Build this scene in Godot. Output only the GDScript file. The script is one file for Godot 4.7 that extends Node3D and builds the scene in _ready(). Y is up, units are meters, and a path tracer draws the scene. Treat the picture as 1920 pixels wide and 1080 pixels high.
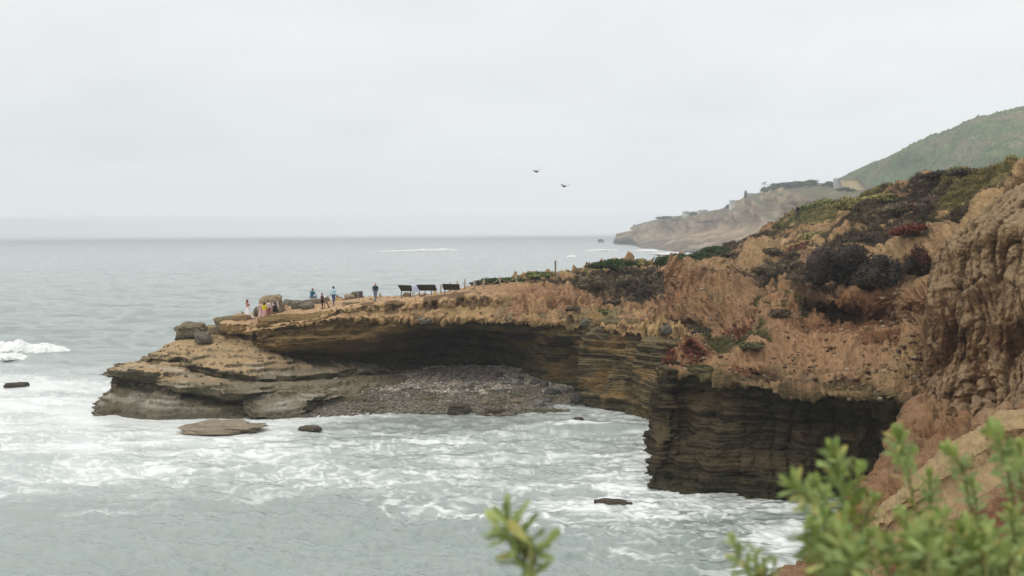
extends Node3D

# ---------------------------------------------------------------- measures
const FOCAL := 1884.0          # focal length in pixels of a 1920 wide frame
const EYE := 15.2              # height of the eye above the sea
var view := Transform3D()
var view_back := Transform3D()
var rng := RandomNumberGenerator.new()
var noise := {}
var used := {}
var M := {}


func pt(x: float, y: float, d: float) -> Vector3:
	return view * Vector3((x - 960.0) / FOCAL * d, -(y - 540.0) / FOCAL * d, -d)


func ph(x: float, y: float, h: float) -> Vector3:
	var r: Vector3 = view.basis * Vector3((x - 960.0) / FOCAL, -(y - 540.0) / FOCAL, -1.0)
	return view.origin + r * ((h - EYE) / r.y)


func px(p: Vector3) -> Vector2:
	var q := view_back * p
	return Vector2(960.0 + q.x / -q.z * FOCAL, 540.0 - q.y / -q.z * FOCAL)


func nz(key: String, freq: float, octaves: int, kind := FastNoiseLite.TYPE_SIMPLEX_SMOOTH) -> FastNoiseLite:
	var n := FastNoiseLite.new()
	n.noise_type = kind
	n.frequency = freq
	n.seed = 11 + noise.size() * 7
	n.fractal_type = FastNoiseLite.FRACTAL_FBM if octaves > 1 else FastNoiseLite.FRACTAL_NONE
	n.fractal_octaves = octaves
	noise[key] = n
	return n


func h1(i: float) -> float:
	return fposmod(sin(i * 127.1 + 3.7) * 43758.5453, 1.0)


func beds(s: float, t: float) -> float:    # rock beds: 0..1, one value per bed
	var k := s / t
	var i := floorf(k)
	return lerpf(h1(i), h1(i + 1.0), smoothstep(0.72, 1.0, k - i))


func saw(s: float, t: float) -> float:    # beds whose upper edges stand out over the ones below
	var k := s / t + 0.35 * sin(s * 1.7)
	var i := floorf(k)
	var f := k - i
	return (f * f * (1.0 - smoothstep(0.86, 1.0, f)) - 0.3) * (0.35 + 1.1 * h1(i))


func lin(r: float, g: float, b: float, k := 1.0) -> Color:
	var c := Color(r / 255.0, g / 255.0, b / 255.0).srgb_to_linear()
	return Color(c.r * k, c.g * k, c.b * k)


# ---------------------------------------------------------------- naming
func numbered(called: String) -> String:
	var n: int = used.get(called, 0)
	used[called] = n + 1
	return called if n == 0 else "%s_%03d" % [called, n]


func tag(o: Node3D, label: String, category := "", group := "") -> Node3D:
	o.set_meta("label", label)
	if category:
		o.set_meta("category", category)
	if group:
		o.set_meta("group", group)
	return o


func thing(called: String, where: Vector3, label: String, category: String, group := "") -> Node3D:
	var o := Node3D.new()
	o.name = numbered(called)
	o.position = where
	add_child(o, true)
	tag(o, label, category, group)
	return o


func put(called: String, mesh: Mesh, mat: Material, parent: Node3D = self) -> MeshInstance3D:
	var o := MeshInstance3D.new()
	o.name = numbered(called) if parent == self else called
	o.mesh = mesh
	o.material_override = mat
	parent.add_child(o, true)
	return o


func struct(called: String, mesh: Mesh, mat: Material, label := "") -> MeshInstance3D:
	var o := put(called, mesh, mat)
	o.set_meta("kind", "structure")
	if label:
		o.set_meta("label", label)
	return o


# ---------------------------------------------------------------- meshes
func array_mesh(v: PackedVector3Array, n: PackedVector3Array, c: PackedColorArray, ix: PackedInt32Array) -> ArrayMesh:
	var a := []
	a.resize(Mesh.ARRAY_MAX)
	a[Mesh.ARRAY_VERTEX] = v
	if n.size():
		a[Mesh.ARRAY_NORMAL] = n
	if c.size():
		a[Mesh.ARRAY_COLOR] = c
	a[Mesh.ARRAY_INDEX] = ix
	var m := ArrayMesh.new()
	m.add_surface_from_arrays(Mesh.PRIMITIVE_TRIANGLES, a)
	return m


class Grid:
	var w := 0
	var h := 0
	var p := PackedVector3Array()
	var n := PackedVector3Array()
	var mesh: ArrayMesh

	var pix := PackedVector3Array()

	func near_pixel(s, x: float, y: float) -> int:   # the nearest of the grid's points seen about there
		if pix.is_empty():
			pix.resize(p.size())
			for i in p.size():
				var q: Vector3 = s.view_back * p[i]
				pix[i] = Vector3(960.0 - q.x / q.z * 1884.0, 540.0 + q.y / q.z * 1884.0, -q.z)
		var best := 0
		var most := 1e9
		for step in [4, 1]:
			var i0 := 0
			var i1 := h
			var j0 := 0
			var j1 := w
			if step == 1:
				i0 = maxi(best / w - 5, 0)
				i1 = mini(best / w + 6, h)
				j0 = maxi(best % w - 5, 0)
				j1 = mini(best % w + 6, w)
			for i in range(i0, i1, step):
				for j in range(j0, j1, step):
					var q := pix[i * w + j]
					var e := absf(q.x - x) + absf(q.y - y) + log(maxf(q.z, 1.0)) * 22.0
					if q.z > 0.0 and e < most:
						most = e
						best = i * w + j
		return best

	func spot(s, x: float, y: float) -> Vector3:
		return p[near_pixel(s, x, y)]


func spread(gaps: PackedFloat32Array, count: int) -> Array:
	# parameters with equal arc length, and the length at each
	var total := 0.0
	for g in gaps:
		total += g
	var at := PackedFloat32Array()
	var along := PackedFloat32Array()
	var k := 0
	var before := 0.0
	for i in count + 1:
		var want := total * i / count
		while k < gaps.size() - 1 and before + gaps[k] < want:
			before += gaps[k]
			k += 1
		at.append(k + clampf((want - before) / maxf(gaps[k], 1e-6), 0.0, 1.0))
		along.append(want)
	return [at, along]


func curve_at(row: PackedVector3Array, t: float) -> Vector3:
	var i := clampi(int(t), 0, row.size() - 2)
	var a := row[i]
	var b := row[i + 1]
	var pre := row[i - 1] if i > 0 else a * 2.0 - b
	var post := row[i + 2] if i + 2 < row.size() else b * 2.0 - a
	return a.cubic_interpolate(b, pre, post, t - i)


func sheet(rows: Array, cell: float, shape: Callable, paint: Callable, cell_v := 0.0, longest := 1e9) -> Grid:
	var nr := rows.size()
	var nc: int = rows[0].size()
	var gu := PackedFloat32Array()
	var gv := PackedFloat32Array()
	for j in nc - 1:
		var s := 0.0
		for r in rows:
			s += r[j].distance_to(r[j + 1])
		gu.append(minf(s / nr, longest))
	for i in nr - 1:
		var s := 0.0
		for j in nc:
			s += rows[i][j].distance_to(rows[i + 1][j])
		gv.append(minf(s / nc, longest))
	var lu := 0.0
	var lv := 0.0
	for x in gu:
		lu += x
	for x in gv:
		lv += x
	var g := Grid.new()
	g.w = maxi(4, int(lu / cell)) + 1
	g.h = maxi(4, int(lv / (cell_v if cell_v > 0.0 else cell))) + 1
	var su := spread(gu, g.w - 1)
	var sv := spread(gv, g.h - 1)
	var lines: Array[PackedVector3Array] = []
	for j in g.w:
		var line := PackedVector3Array()
		for i in nr:
			line.append(curve_at(rows[i], su[0][j]))
		lines.append(line)
	var base := PackedVector3Array()
	base.resize(g.w * g.h)
	for i in g.h:
		for j in g.w:
			base[i * g.w + j] = curve_at(lines[j], sv[0][i])
	var nb := normals(base, g.w, g.h)
	var facing := 0.0
	for k in range(0, base.size(), 17):
		facing += nb[k].dot((view.origin - base[k]).normalized()) + nb[k].y * 0.7
	var sign := 1.0 if facing >= 0.0 else -1.0
	g.p.resize(base.size())
	for i in g.h:
		for j in g.w:
			var k := i * g.w + j
			g.p[k] = shape.call(base[k], nb[k] * sign, su[1][j], sv[1][i])
	g.n = normals(g.p, g.w, g.h)
	var c := PackedColorArray()
	c.resize(base.size())
	for i in g.h:
		for j in g.w:
			var k := i * g.w + j
			g.n[k] *= sign
			c[k] = paint.call(g.p[k], g.n[k], su[1][j], sv[1][i])
	var ix := PackedInt32Array()
	ix.resize((g.w - 1) * (g.h - 1) * 6)
	var o := 0
	for i in g.h - 1:
		for j in g.w - 1:
			var a := i * g.w + j
			var b := a + 1
			var d := a + g.w
			var e := d + 1
			if sign > 0.0:
				ix[o] = a; ix[o + 1] = d; ix[o + 2] = b; ix[o + 3] = b; ix[o + 4] = d; ix[o + 5] = e
			else:
				ix[o] = a; ix[o + 1] = b; ix[o + 2] = d; ix[o + 3] = b; ix[o + 4] = e; ix[o + 5] = d
			o += 6
	g.mesh = array_mesh(g.p, g.n, c, ix)
	return g


func normals(p: PackedVector3Array, w: int, h: int) -> PackedVector3Array:
	var n := PackedVector3Array()
	n.resize(p.size())
	for i in h:
		var i0 := maxi(i - 1, 0) * w
		var i1 := mini(i + 1, h - 1) * w
		for j in w:
			var du := p[i * w + mini(j + 1, w - 1)] - p[i * w + maxi(j - 1, 0)]
			var dv := p[i1 + j] - p[i0 + j]
			n[i * w + j] = du.cross(dv).normalized()
	return n


func row(flat: Array) -> PackedVector3Array:   # x, y, distance triplets
	var r := PackedVector3Array()
	for i in range(0, flat.size(), 3):
		r.append(pt(flat[i], flat[i + 1], flat[i + 2]))
	return r


func run_on(r: PackedVector3Array, steps: Array) -> PackedVector3Array:    # the land goes on past the end of a row
	var o := r.duplicate()
	var last := r[r.size() - 1]
	for s in steps:
		o.append(last + s)
	return o


func level(h: float, flat: Array) -> PackedVector3Array:   # x, y pairs of a line at one height
	var r := PackedVector3Array()
	for i in range(0, flat.size(), 2):
		r.append(ph(flat[i], flat[i + 1], h))
	return r


func moved(r: PackedVector3Array, by: Vector3) -> PackedVector3Array:
	var o := PackedVector3Array()
	for p in r:
		o.append(p + by)
	return o


func at_height(r: PackedVector3Array, y: float, by := Vector3.ZERO) -> PackedVector3Array:
	var o := PackedVector3Array()
	for p in r:
		o.append(Vector3(p.x + by.x, y, p.z + by.z))
	return o


# ---------------------------------------------------------------- materials
func seamless(key: String, freq: float, octaves: int, size := 512, kind := FastNoiseLite.TYPE_SIMPLEX_SMOOTH) -> Image:
	var n := nz(key, freq, octaves, kind)
	return n.get_seamless_image(size, size)


func make_materials() -> void:
	var grain := ImageTexture.create_from_image(seamless("grain", 0.02, 5))
	var rough := seamless("ripple", 0.012, 4)
	rough.bump_map_to_normal_map(6.0)
	var ripple := ImageTexture.create_from_image(rough)
	var rock := StandardMaterial3D.new()
	rock.vertex_color_use_as_albedo = true
	rock.roughness = 0.92
	rock.metallic_specular = 0.25
	rock.heightmap_enabled = false
	rock.uv1_triplanar = true
	rock.uv1_world_triplanar = true
	rock.uv1_scale = Vector3(0.35, 0.35, 0.35)
	rock.heightmap_enabled = true
	rock.heightmap_texture = grain
	rock.heightmap_scale = 14.0
	M.rock = rock
	var wet: StandardMaterial3D = rock.duplicate()
	wet.roughness = 0.6
	wet.metallic_specular = 0.35
	M.wet = wet
	var far: StandardMaterial3D = rock.duplicate()
	far.heightmap_enabled = false
	M.far = far
	var sea := StandardMaterial3D.new()
	sea.vertex_color_use_as_albedo = true
	sea.roughness = 0.22
	sea.metallic_specular = 0.45
	sea.uv1_triplanar = true
	sea.uv1_world_triplanar = true
	sea.uv1_scale = Vector3(0.22, 0.22, 0.22)
	sea.normal_enabled = true
	sea.normal_texture = ripple
	sea.normal_scale = 0.7
	M.sea = sea
	var foam := StandardMaterial3D.new()
	foam.vertex_color_use_as_albedo = true
	foam.roughness = 0.9
	foam.metallic_specular = 0.2
	foam.subsurf_scatter_enabled = false
	M.foam = foam
	var leaf := StandardMaterial3D.new()
	leaf.vertex_color_use_as_albedo = true
	leaf.roughness = 0.75
	leaf.metallic_specular = 0.25
	M.leaf = leaf
	var fresh: StandardMaterial3D = leaf.duplicate()
	fresh.roughness = 0.5
	fresh.backlight_enabled = true
	fresh.backlight = Color(0.55, 0.6, 0.3)
	M.fresh = fresh
	var paint := StandardMaterial3D.new()
	paint.vertex_color_use_as_albedo = true
	paint.roughness = 0.7
	paint.metallic_specular = 0.3
	M.plain = paint


func solid(r: float, g: float, b: float, roughness := 0.8) -> StandardMaterial3D:
	var key := "s%d_%d_%d" % [r, g, b]
	if not M.has(key):
		var m := StandardMaterial3D.new()
		m.albedo_color = Color(r / 255.0, g / 255.0, b / 255.0)
		m.roughness = roughness
		m.metallic_specular = 0.3
		M[key] = m
	return M[key]


# ---------------------------------------------------------------- sky and light
func make_sky() -> void:
	var w := 512
	var h := 1024
	var im := Image.create_empty(w, h, false, Image.FORMAT_RGBF)
	var broad := nz("cloud", 1.3, 4)
	for y in h:
		var up := (0.5 - (y + 0.5) / h) * PI
		var s := sin(up)
		for x in w:
			var turn := ((x + 0.5) / w - 0.5) * TAU
			var c := Color(0.5, 0.55, 0.56)
			if up > -0.05:
				var e := maxf(s, 0.0)
				var k := 0.685 + 0.5 * e
				# long soft bands of cloud, squeezed towards the horizon
				var q := 1.0 / (e + 0.16)
				var n := broad.get_noise_3d(sin(turn) * q * 0.5, e * 4.0, cos(turn) * q * 0.5)
				var n2 := broad.get_noise_3d(sin(turn) * q * 1.5 + 9.0, e * 9.0, cos(turn) * q * 0.6)
				k *= 1.0 + (n * 0.07 + n2 * 0.035) * smoothstep(0.0, 0.12, e)
				k *= 1.0 - 0.05 * sin(turn)
				var warm := clampf(e * 2.6 + n * 0.3, 0.0, 1.0)
				# the sky above the haze: what is left of it after the mist is the even white one sees
				var clear := exp(-0.00036 * minf(6300.0, 130.0 / maxf(e, 0.001)))
				k = (k - 0.48 * (1.0 - clear)) / clear
				c = Color(k * lerpf(0.955, 1.0, warm), k * lerpf(1.005, 1.005, warm), k * lerpf(1.035, 0.99, warm))
			im.set_pixel(x, y, c)
	var sky := PanoramaSkyMaterial.new()
	sky.panorama = ImageTexture.create_from_image(im)
	var env := Environment.new()
	env.background_mode = Environment.BG_SKY
	env.sky = Sky.new()
	env.sky.sky_material = sky
	env.background_energy_multiplier = 1.0
	env.tonemap_mode = Environment.TONE_MAPPER_LINEAR
	env.tonemap_exposure = 1.09
	env.fog_enabled = true
	env.fog_density = 0.00036
	env.fog_light_color = Color(0.93, 0.96, 0.98)
	env.sdfgi_enabled = true
	env.ssao_enabled = true
	env.ssil_enabled = true
	var we := WorldEnvironment.new()
	we.name = "world_environment"
	we.environment = env
	add_child(we, true)
	var sun := DirectionalLight3D.new()
	sun.name = "veiled_sun"
	sun.light_energy = 0.38
	sun.light_angular_distance = 75.0
	sun.light_color = Color(1.0, 0.96, 0.9)
	sun.shadow_enabled = true
	add_child(sun, true)
	sun.look_at_from_position(Vector3(-48, 85, 40), Vector3.ZERO)


func make_camera() -> void:
	var basis := Basis(Vector3.RIGHT, -atan(97.0 / FOCAL)) * Basis(Vector3.BACK, deg_to_rad(-0.34))
	view = Transform3D(basis, Vector3(0, EYE, 0))
	view_back = view.affine_inverse()
	var cam := Camera3D.new()
	cam.name = "camera"
	var at := CameraAttributesPhysical.new()
	at.frustum_focal_length = 41.87
	at.frustum_focus_distance = 85.0
	at.exposure_aperture = 4.0
	cam.attributes = at
	cam.near = 0.1
	cam.far = 40000.0
	cam.transform = view
	add_child(cam, true)
	cam.fov = rad_to_deg(2.0 * atan(540.0 / FOCAL))
	cam.near = 0.1
	cam.far = 40000.0
	cam.make_current()


# ---------------------------------------------------------------- the sea
var shore := PackedVector3Array()       # points along the waterline
var shore_near := PackedFloat32Array()  # distance to it on a grid
const SX := -60
const SZ := -125
const SW := 120
const SH := 95


func make_shore() -> void:
	for seg in [[168, 768, 205, 784], [205, 784, 320, 792], [320, 792, 455, 795], [455, 795, 560, 793], [560, 793, 640, 778], [640, 778, 860, 776], [860, 776, 1100, 772], [1100, 768, 1235, 790], [1235, 792, 1222, 840], [1222, 840, 1212, 912], [1212, 912, 1330, 935], [1330, 935, 1430, 947], [1430, 947, 1600, 945], [340, 815, 490, 812], [1115, 947, 1180, 947], [8, 728, 50, 728], [1500, 960, 1480, 1080]]:
		for k in 9:
			var t := k / 8.0
			shore.append(ph(lerpf(seg[0], seg[2], t), lerpf(seg[1], seg[3], t), 0.0))
	shore_near.resize(SW * SH)
	for j in SH:
		for i in SW:
			var p := Vector3(SX + i, 0, SZ + j)
			var best := 1e9
			for q in shore:
				best = minf(best, p.distance_squared_to(q))
			shore_near[j * SW + i] = sqrt(best)


func shore_distance(x: float, z: float) -> float:
	var i := x - SX
	var j := z - SZ
	if i < 0.0 or j < 0.0 or i >= SW - 1 or j >= SH - 1:
		return 50.0
	var a := int(i)
	var b := int(j)
	var k := b * SW + a
	return lerpf(lerpf(shore_near[k], shore_near[k + 1], i - a), lerpf(shore_near[k + SW], shore_near[k + SW + 1], i - a), j - b)


func make_sea() -> void:
	var wave := nz("wave", 1.0, 2)
	var fine := nz("fine", 1.0, 2)
	var soft := nz("soft", 1.0, 3)
	var cell := nz("cell", 1.0, 1, FastNoiseLite.TYPE_CELLULAR)
	cell.cellular_return_type = FastNoiseLite.RETURN_DISTANCE2_SUB
	cell.cellular_distance_function = FastNoiseLite.DISTANCE_EUCLIDEAN
	cell.domain_warp_enabled = false
	var turns := PackedFloat32Array()
	for i in 14:
		turns.append(-1.2 + i * 0.043)
	var cols := 1150
	for i in cols + 1:
		turns.append(lerpf(-0.53, 0.53, i / float(cols)))
	for i in 14:
		turns.append(0.57 + i * 0.043)
	var dist := PackedFloat32Array([6.0, 14.0, 22.0, 30.0, 35.0, 39.0])
	var rows := 430
	for i in rows + 1:
		dist.append(1.0 / lerpf(1.0 / 42.0, 1.0 / 6000.0, pow(i / float(rows), 0.97)))
	var w := turns.size()
	var h := dist.size()
	var p := PackedVector3Array()
	p.resize(w * h)
	var c := PackedColorArray()
	c.resize(w * h)
	var crest := ph(1128, 806, 0.0)
	var cove := ph(850, 775, 0.0)
	var calm := ph(560, 1000, 0.0)
	for i in h:
		var d := dist[i]
		for j in w:
			var x := tan(turns[j] * 0.9) * d if absf(turns[j]) < 1.25 else 0.0
			var z := -d
			var sd := shore_distance(x, z)
			var quiet := smoothstep(0.0, 7.0, sd) * 0.85 + 0.15
			var far := clampf(60.0 / d, 0.0, 1.0)
			var a := 1.0 - sqrt(pow(wave.get_noise_2d(x * 0.03, z * 0.11 + x * 0.012), 2.0) + 0.02)
			var b := 1.0 - sqrt(pow(wave.get_noise_2d(x * 0.11 + 40.0, z * 0.34 - x * 0.05), 2.0) + 0.012)
			var f := fine.get_noise_2d(x * 0.36, z * 1.05) + 0.6 * fine.get_noise_2d(x * 1.1 + 50.0, z * 2.6)
			var y := ((a - 0.75) * lerpf(0.9, 1.7, smoothstep(85.0, 140.0, d)) + (b - 0.8) * 0.5) * quiet + f * lerpf(0.2, 0.12, smoothstep(50.0, 70.0, d)) * (0.35 + 0.65 * smoothstep(-35.0, -5.0, x))
			if d > 300.0:
				y += fine.get_noise_2d(x * 0.011, z * 0.05) * 0.25
			y *= lerpf(0.6, 1.0, quiet)
			# the small wave that runs up to the cove wall
			var wx := (x - crest.x) / 5.5
			var wz := (z - crest.z + sin(x * 0.5) * 0.4) / (0.9 if z > crest.z else 1.9)
			var lift := exp(-wx * wx - wz * wz)
			y += lift * 0.7
			# foam
			var foam := 0.0
			if d < 700.0:
				var near_shore := exp(-sd * sd / 7.0)
				var band := smoothstep(50.5, 58.0, d + soft.get_noise_2d(x * 0.05, z * 0.05) * 7.0 - maxf(0.0, -x) * 0.12 + clampf(x, 0.0, 14.0) * 1.0)
				var out: float = 1.0 - smoothstep(80.0, 125.0, d - maxf(0.0, -x - 15.0) * 0.3)
				var cove_still := exp(-(pow((x - cove.x - 1.0) / 13.0, 2.0) + pow((z - cove.z - 4.0) / 6.0, 2.0)))
				var level := band * out * (1.0 - 0.7 * cove_still)
				var wxp := x + soft.get_noise_2d(x * 0.21, z * 0.3 + 70.0) * 2.6
				var wzp := z + soft.get_noise_2d(x * 0.16 + 30.0, z * 0.3) * 0.9
				var e1 := 1.0 - smoothstep(0.0, 0.2, cell.get_noise_2d(wxp * 0.25, wzp * 0.52) + 1.0)
				var e2 := 1.0 - smoothstep(0.0, 0.24, cell.get_noise_2d(wxp * 0.7 + 9.0, wzp * 1.4) + 1.0)
				var cloud := soft.get_noise_2d(x * 0.07, z * 0.16 + 20.0)
				var cloud2 := soft.get_noise_2d(wxp * 0.3, wzp * 0.5)
				var thick := smoothstep(-0.15, 0.5, cloud + cloud2 * 0.55)
				foam = level * (0.15 + 0.46 * e1 * smoothstep(-0.5, 0.25, cloud) + 0.28 * e2 * smoothstep(-0.4, 0.3, cloud2) + 0.24 * thick * (0.5 + 0.5 * e2))
				foam += near_shore * (lerpf(0.22, 0.62, smoothstep(-6.0, -14.0, x)) + 0.5 * cloud2 + 0.4 * e1) * (1.0 - 0.75 * cove_still)
				# milky water to the west of the ledges
				foam += 0.46 * exp(-pow((d - 96.0) / 40.0, 2.0)) * smoothstep(-8.0, -34.0, x) * smoothstep(52.0, 66.0, d) * (0.85 + cloud * 0.6 + 0.2 * e2)
				foam += lift * (0.9 if z < crest.z + 0.15 else 0.1) * (0.5 + 0.5 * e2)
				if z > crest.z:
					foam *= 1.0 - 0.85 * smoothstep(0.0, 0.5, lift)
				foam *= 0.25 + 0.75 * clampf(out + near_shore, 0.0, 1.0)
				y += clampf(foam, 0.0, 1.0) * 0.05
			foam = clampf(foam, 0.0, 1.0)
			foam = smoothstep(0.02, 0.85, foam) * 0.75 + foam * 0.25
			if d < 58.0:
				foam *= smoothstep(0.02, 0.3, foam)
			p[i * w + j] = Vector3(x, y, z)
			var g := soft.get_noise_2d(x * 0.02, z * 0.03) * 0.5 + 0.5
			var deep := Color(0.238, 0.282, 0.276).lerp(Color(0.3, 0.344, 0.335), g)
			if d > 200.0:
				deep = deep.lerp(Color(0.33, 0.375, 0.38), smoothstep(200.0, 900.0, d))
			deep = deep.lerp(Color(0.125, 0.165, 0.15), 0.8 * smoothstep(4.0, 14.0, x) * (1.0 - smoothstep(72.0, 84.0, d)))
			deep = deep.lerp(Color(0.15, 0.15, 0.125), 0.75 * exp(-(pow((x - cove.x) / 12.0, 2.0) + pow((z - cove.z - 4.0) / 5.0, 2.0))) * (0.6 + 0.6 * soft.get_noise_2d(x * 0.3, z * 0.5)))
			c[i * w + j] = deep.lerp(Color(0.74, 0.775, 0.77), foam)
	var n := normals(p, w, h)
	for k in n.size():
		if n[k].y < 0.0:
			n[k] = -n[k]
	var ix := PackedInt32Array()
	ix.resize((w - 1) * (h - 1) * 6)
	var o := 0
	for i in h - 1:
		for j in w - 1:
			var a := i * w + j
			ix[o] = a; ix[o + 1] = a + w; ix[o + 2] = a + 1; ix[o + 3] = a + 1; ix[o + 4] = a + w; ix[o + 5] = a + w + 1
			o += 6
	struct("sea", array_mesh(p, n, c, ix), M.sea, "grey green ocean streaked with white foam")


# ---------------------------------------------------------------- land
var G := {}      # what grows on them
var S := {}      # the sheets of land by name


class Patch:
	var c: Vector3
	var r: float
	var reach: float
	var color: Color
	var ragged: float
	var kind := 0       # 1 scrub, 2 grass, 3 green growth, 4 ice plant


func weight(q: Patch, p: Vector3, n: float) -> float:
	return 1.0 - smoothstep(0.6, 1.0, p.distance_to(q.c) / q.r + n * q.ragged)


func patch(x: float, y: float, d: float, r: float, color: Color, ragged := 0.8, kind := 0) -> Patch:
	var q := Patch.new()
	q.c = pt(x, y, d)
	q.r = r
	q.reach = r * r * 2.6
	q.color = color
	q.ragged = ragged
	q.kind = kind
	return q


func rills(u: float, v: float, spacing: float, stretch: float, sharp: float) -> float:   # narrow grooves that run down the slope
	return pow(1.0 - absf(noise.rill.get_noise_2d(u / spacing, v / (spacing * stretch))), sharp)


func spur(flat: Array, high: float, wide: float) -> Array:     # a rounded rib (or, below zero, a gully) along points x, y, distance
	var r := row(flat)
	var c := Vector3.ZERO
	for p in r:
		c += p / r.size()
	var reach := 0.0
	for p in r:
		reach = maxf(reach, p.distance_to(c))
	return [r, high, wide, 6.5 * wide * wide, c, pow(reach + 2.6 * wide, 2.0)]


func along_spurs(list: Array, p: Vector3) -> float:
	var out := 0.0
	for q in list:
		if p.distance_squared_to(q[4]) > q[5]:
			continue
		var r: PackedVector3Array = q[0]
		var best := 1e9
		for i in r.size() - 1:
			var ab := r[i + 1] - r[i]
			var t := clampf((p - r[i]).dot(ab) / ab.length_squared(), 0.0, 1.0)
			best = minf(best, p.distance_squared_to(r[i] + ab * t))
		if best < q[3]:
			out += q[1] * exp(-best / (q[2] * q[2]))
	return out


func cliff_shape(p: Vector3, n: Vector3, amount: float, lumps: float) -> Vector3:
	var big: float = noise.big.get_noise_3dv(p)
	var mid: float = noise.mid.get_noise_3d(p.x, p.y * 0.8, p.z)
	var s := p.y + big * 0.28 + p.x * 0.02
	var out: float = (beds(s, 1.1) - 0.5) * 0.8 + saw(s, 0.5) * 0.46 + saw(s + 7.0, 0.21) * 0.16
	out *= 0.6 + 1.1 * absf(mid)
	var blocks: float = noise.block.get_noise_3d(p.x * 0.9 + mid * 0.5, s * 2.0, p.z * 0.9)
	var blocks2: float = noise.block.get_noise_3d(p.x * 2.2 + 30.0, s * 4.5 + mid, p.z * 2.2)
	out += blocks * 0.3 + blocks2 * 0.16
	out *= 1.0 - smoothstep(0.55, 0.9, absf(n.y))
	var flat := Vector3(n.x, n.y * 0.35, n.z).normalized()
	return p + flat * (out * amount + big * lumps + mid * lumps * 0.45 + noise.small.get_noise_3dv(p) * 0.1)


func cliff_paint(p: Vector3, n: Vector3, dark: Color, pale: Color, ochre: Color) -> Color:
	var big: float = noise.big.get_noise_3dv(p)
	var mid: float = noise.mid.get_noise_3d(p.x * 1.3, p.y * 3.0, p.z * 1.3)
	var s := p.y + big * 0.28 + p.x * 0.02
	var k := beds(s, 0.85) * 0.45 + beds(s + 40.0, 0.34) * 0.65
	var c := dark.lerp(pale, clampf((k - 0.25) * 1.5 + mid * 0.5, 0.0, 1.0))
	c = c.lerp(ochre, smoothstep(0.05, 0.45, noise.stain.get_noise_3d(p.x, p.y * 2.2, p.z)) * 0.75)
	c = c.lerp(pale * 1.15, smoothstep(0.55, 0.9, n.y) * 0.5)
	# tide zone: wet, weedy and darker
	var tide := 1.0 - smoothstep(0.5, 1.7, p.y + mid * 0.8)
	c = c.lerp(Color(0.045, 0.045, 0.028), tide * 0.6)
	var g: float = noise.small.get_noise_3dv(p * 2.0)
	return c * (1.0 + g * 0.45)


func make_land() -> void:
	nz("big", 0.11, 3)
	nz("mid", 0.45, 3)
	nz("small", 1.7, 3)
	nz("stain", 0.2, 3)
	nz("flute", 0.9, 2)
	nz("gully", 0.5, 3)
	nz("boulder", 0.9, 3)
	var cells := nz("block", 0.5, 1, FastNoiseLite.TYPE_CELLULAR)
	cells.cellular_return_type = FastNoiseLite.RETURN_CELL_VALUE
	cells.cellular_jitter = 0.8
	nz("rill", 0.9, 1)
	nz("clump", 0.35, 2, FastNoiseLite.TYPE_CELLULAR)
	headland()
	ledges()
	near_bluff()
	far_coast()


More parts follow.
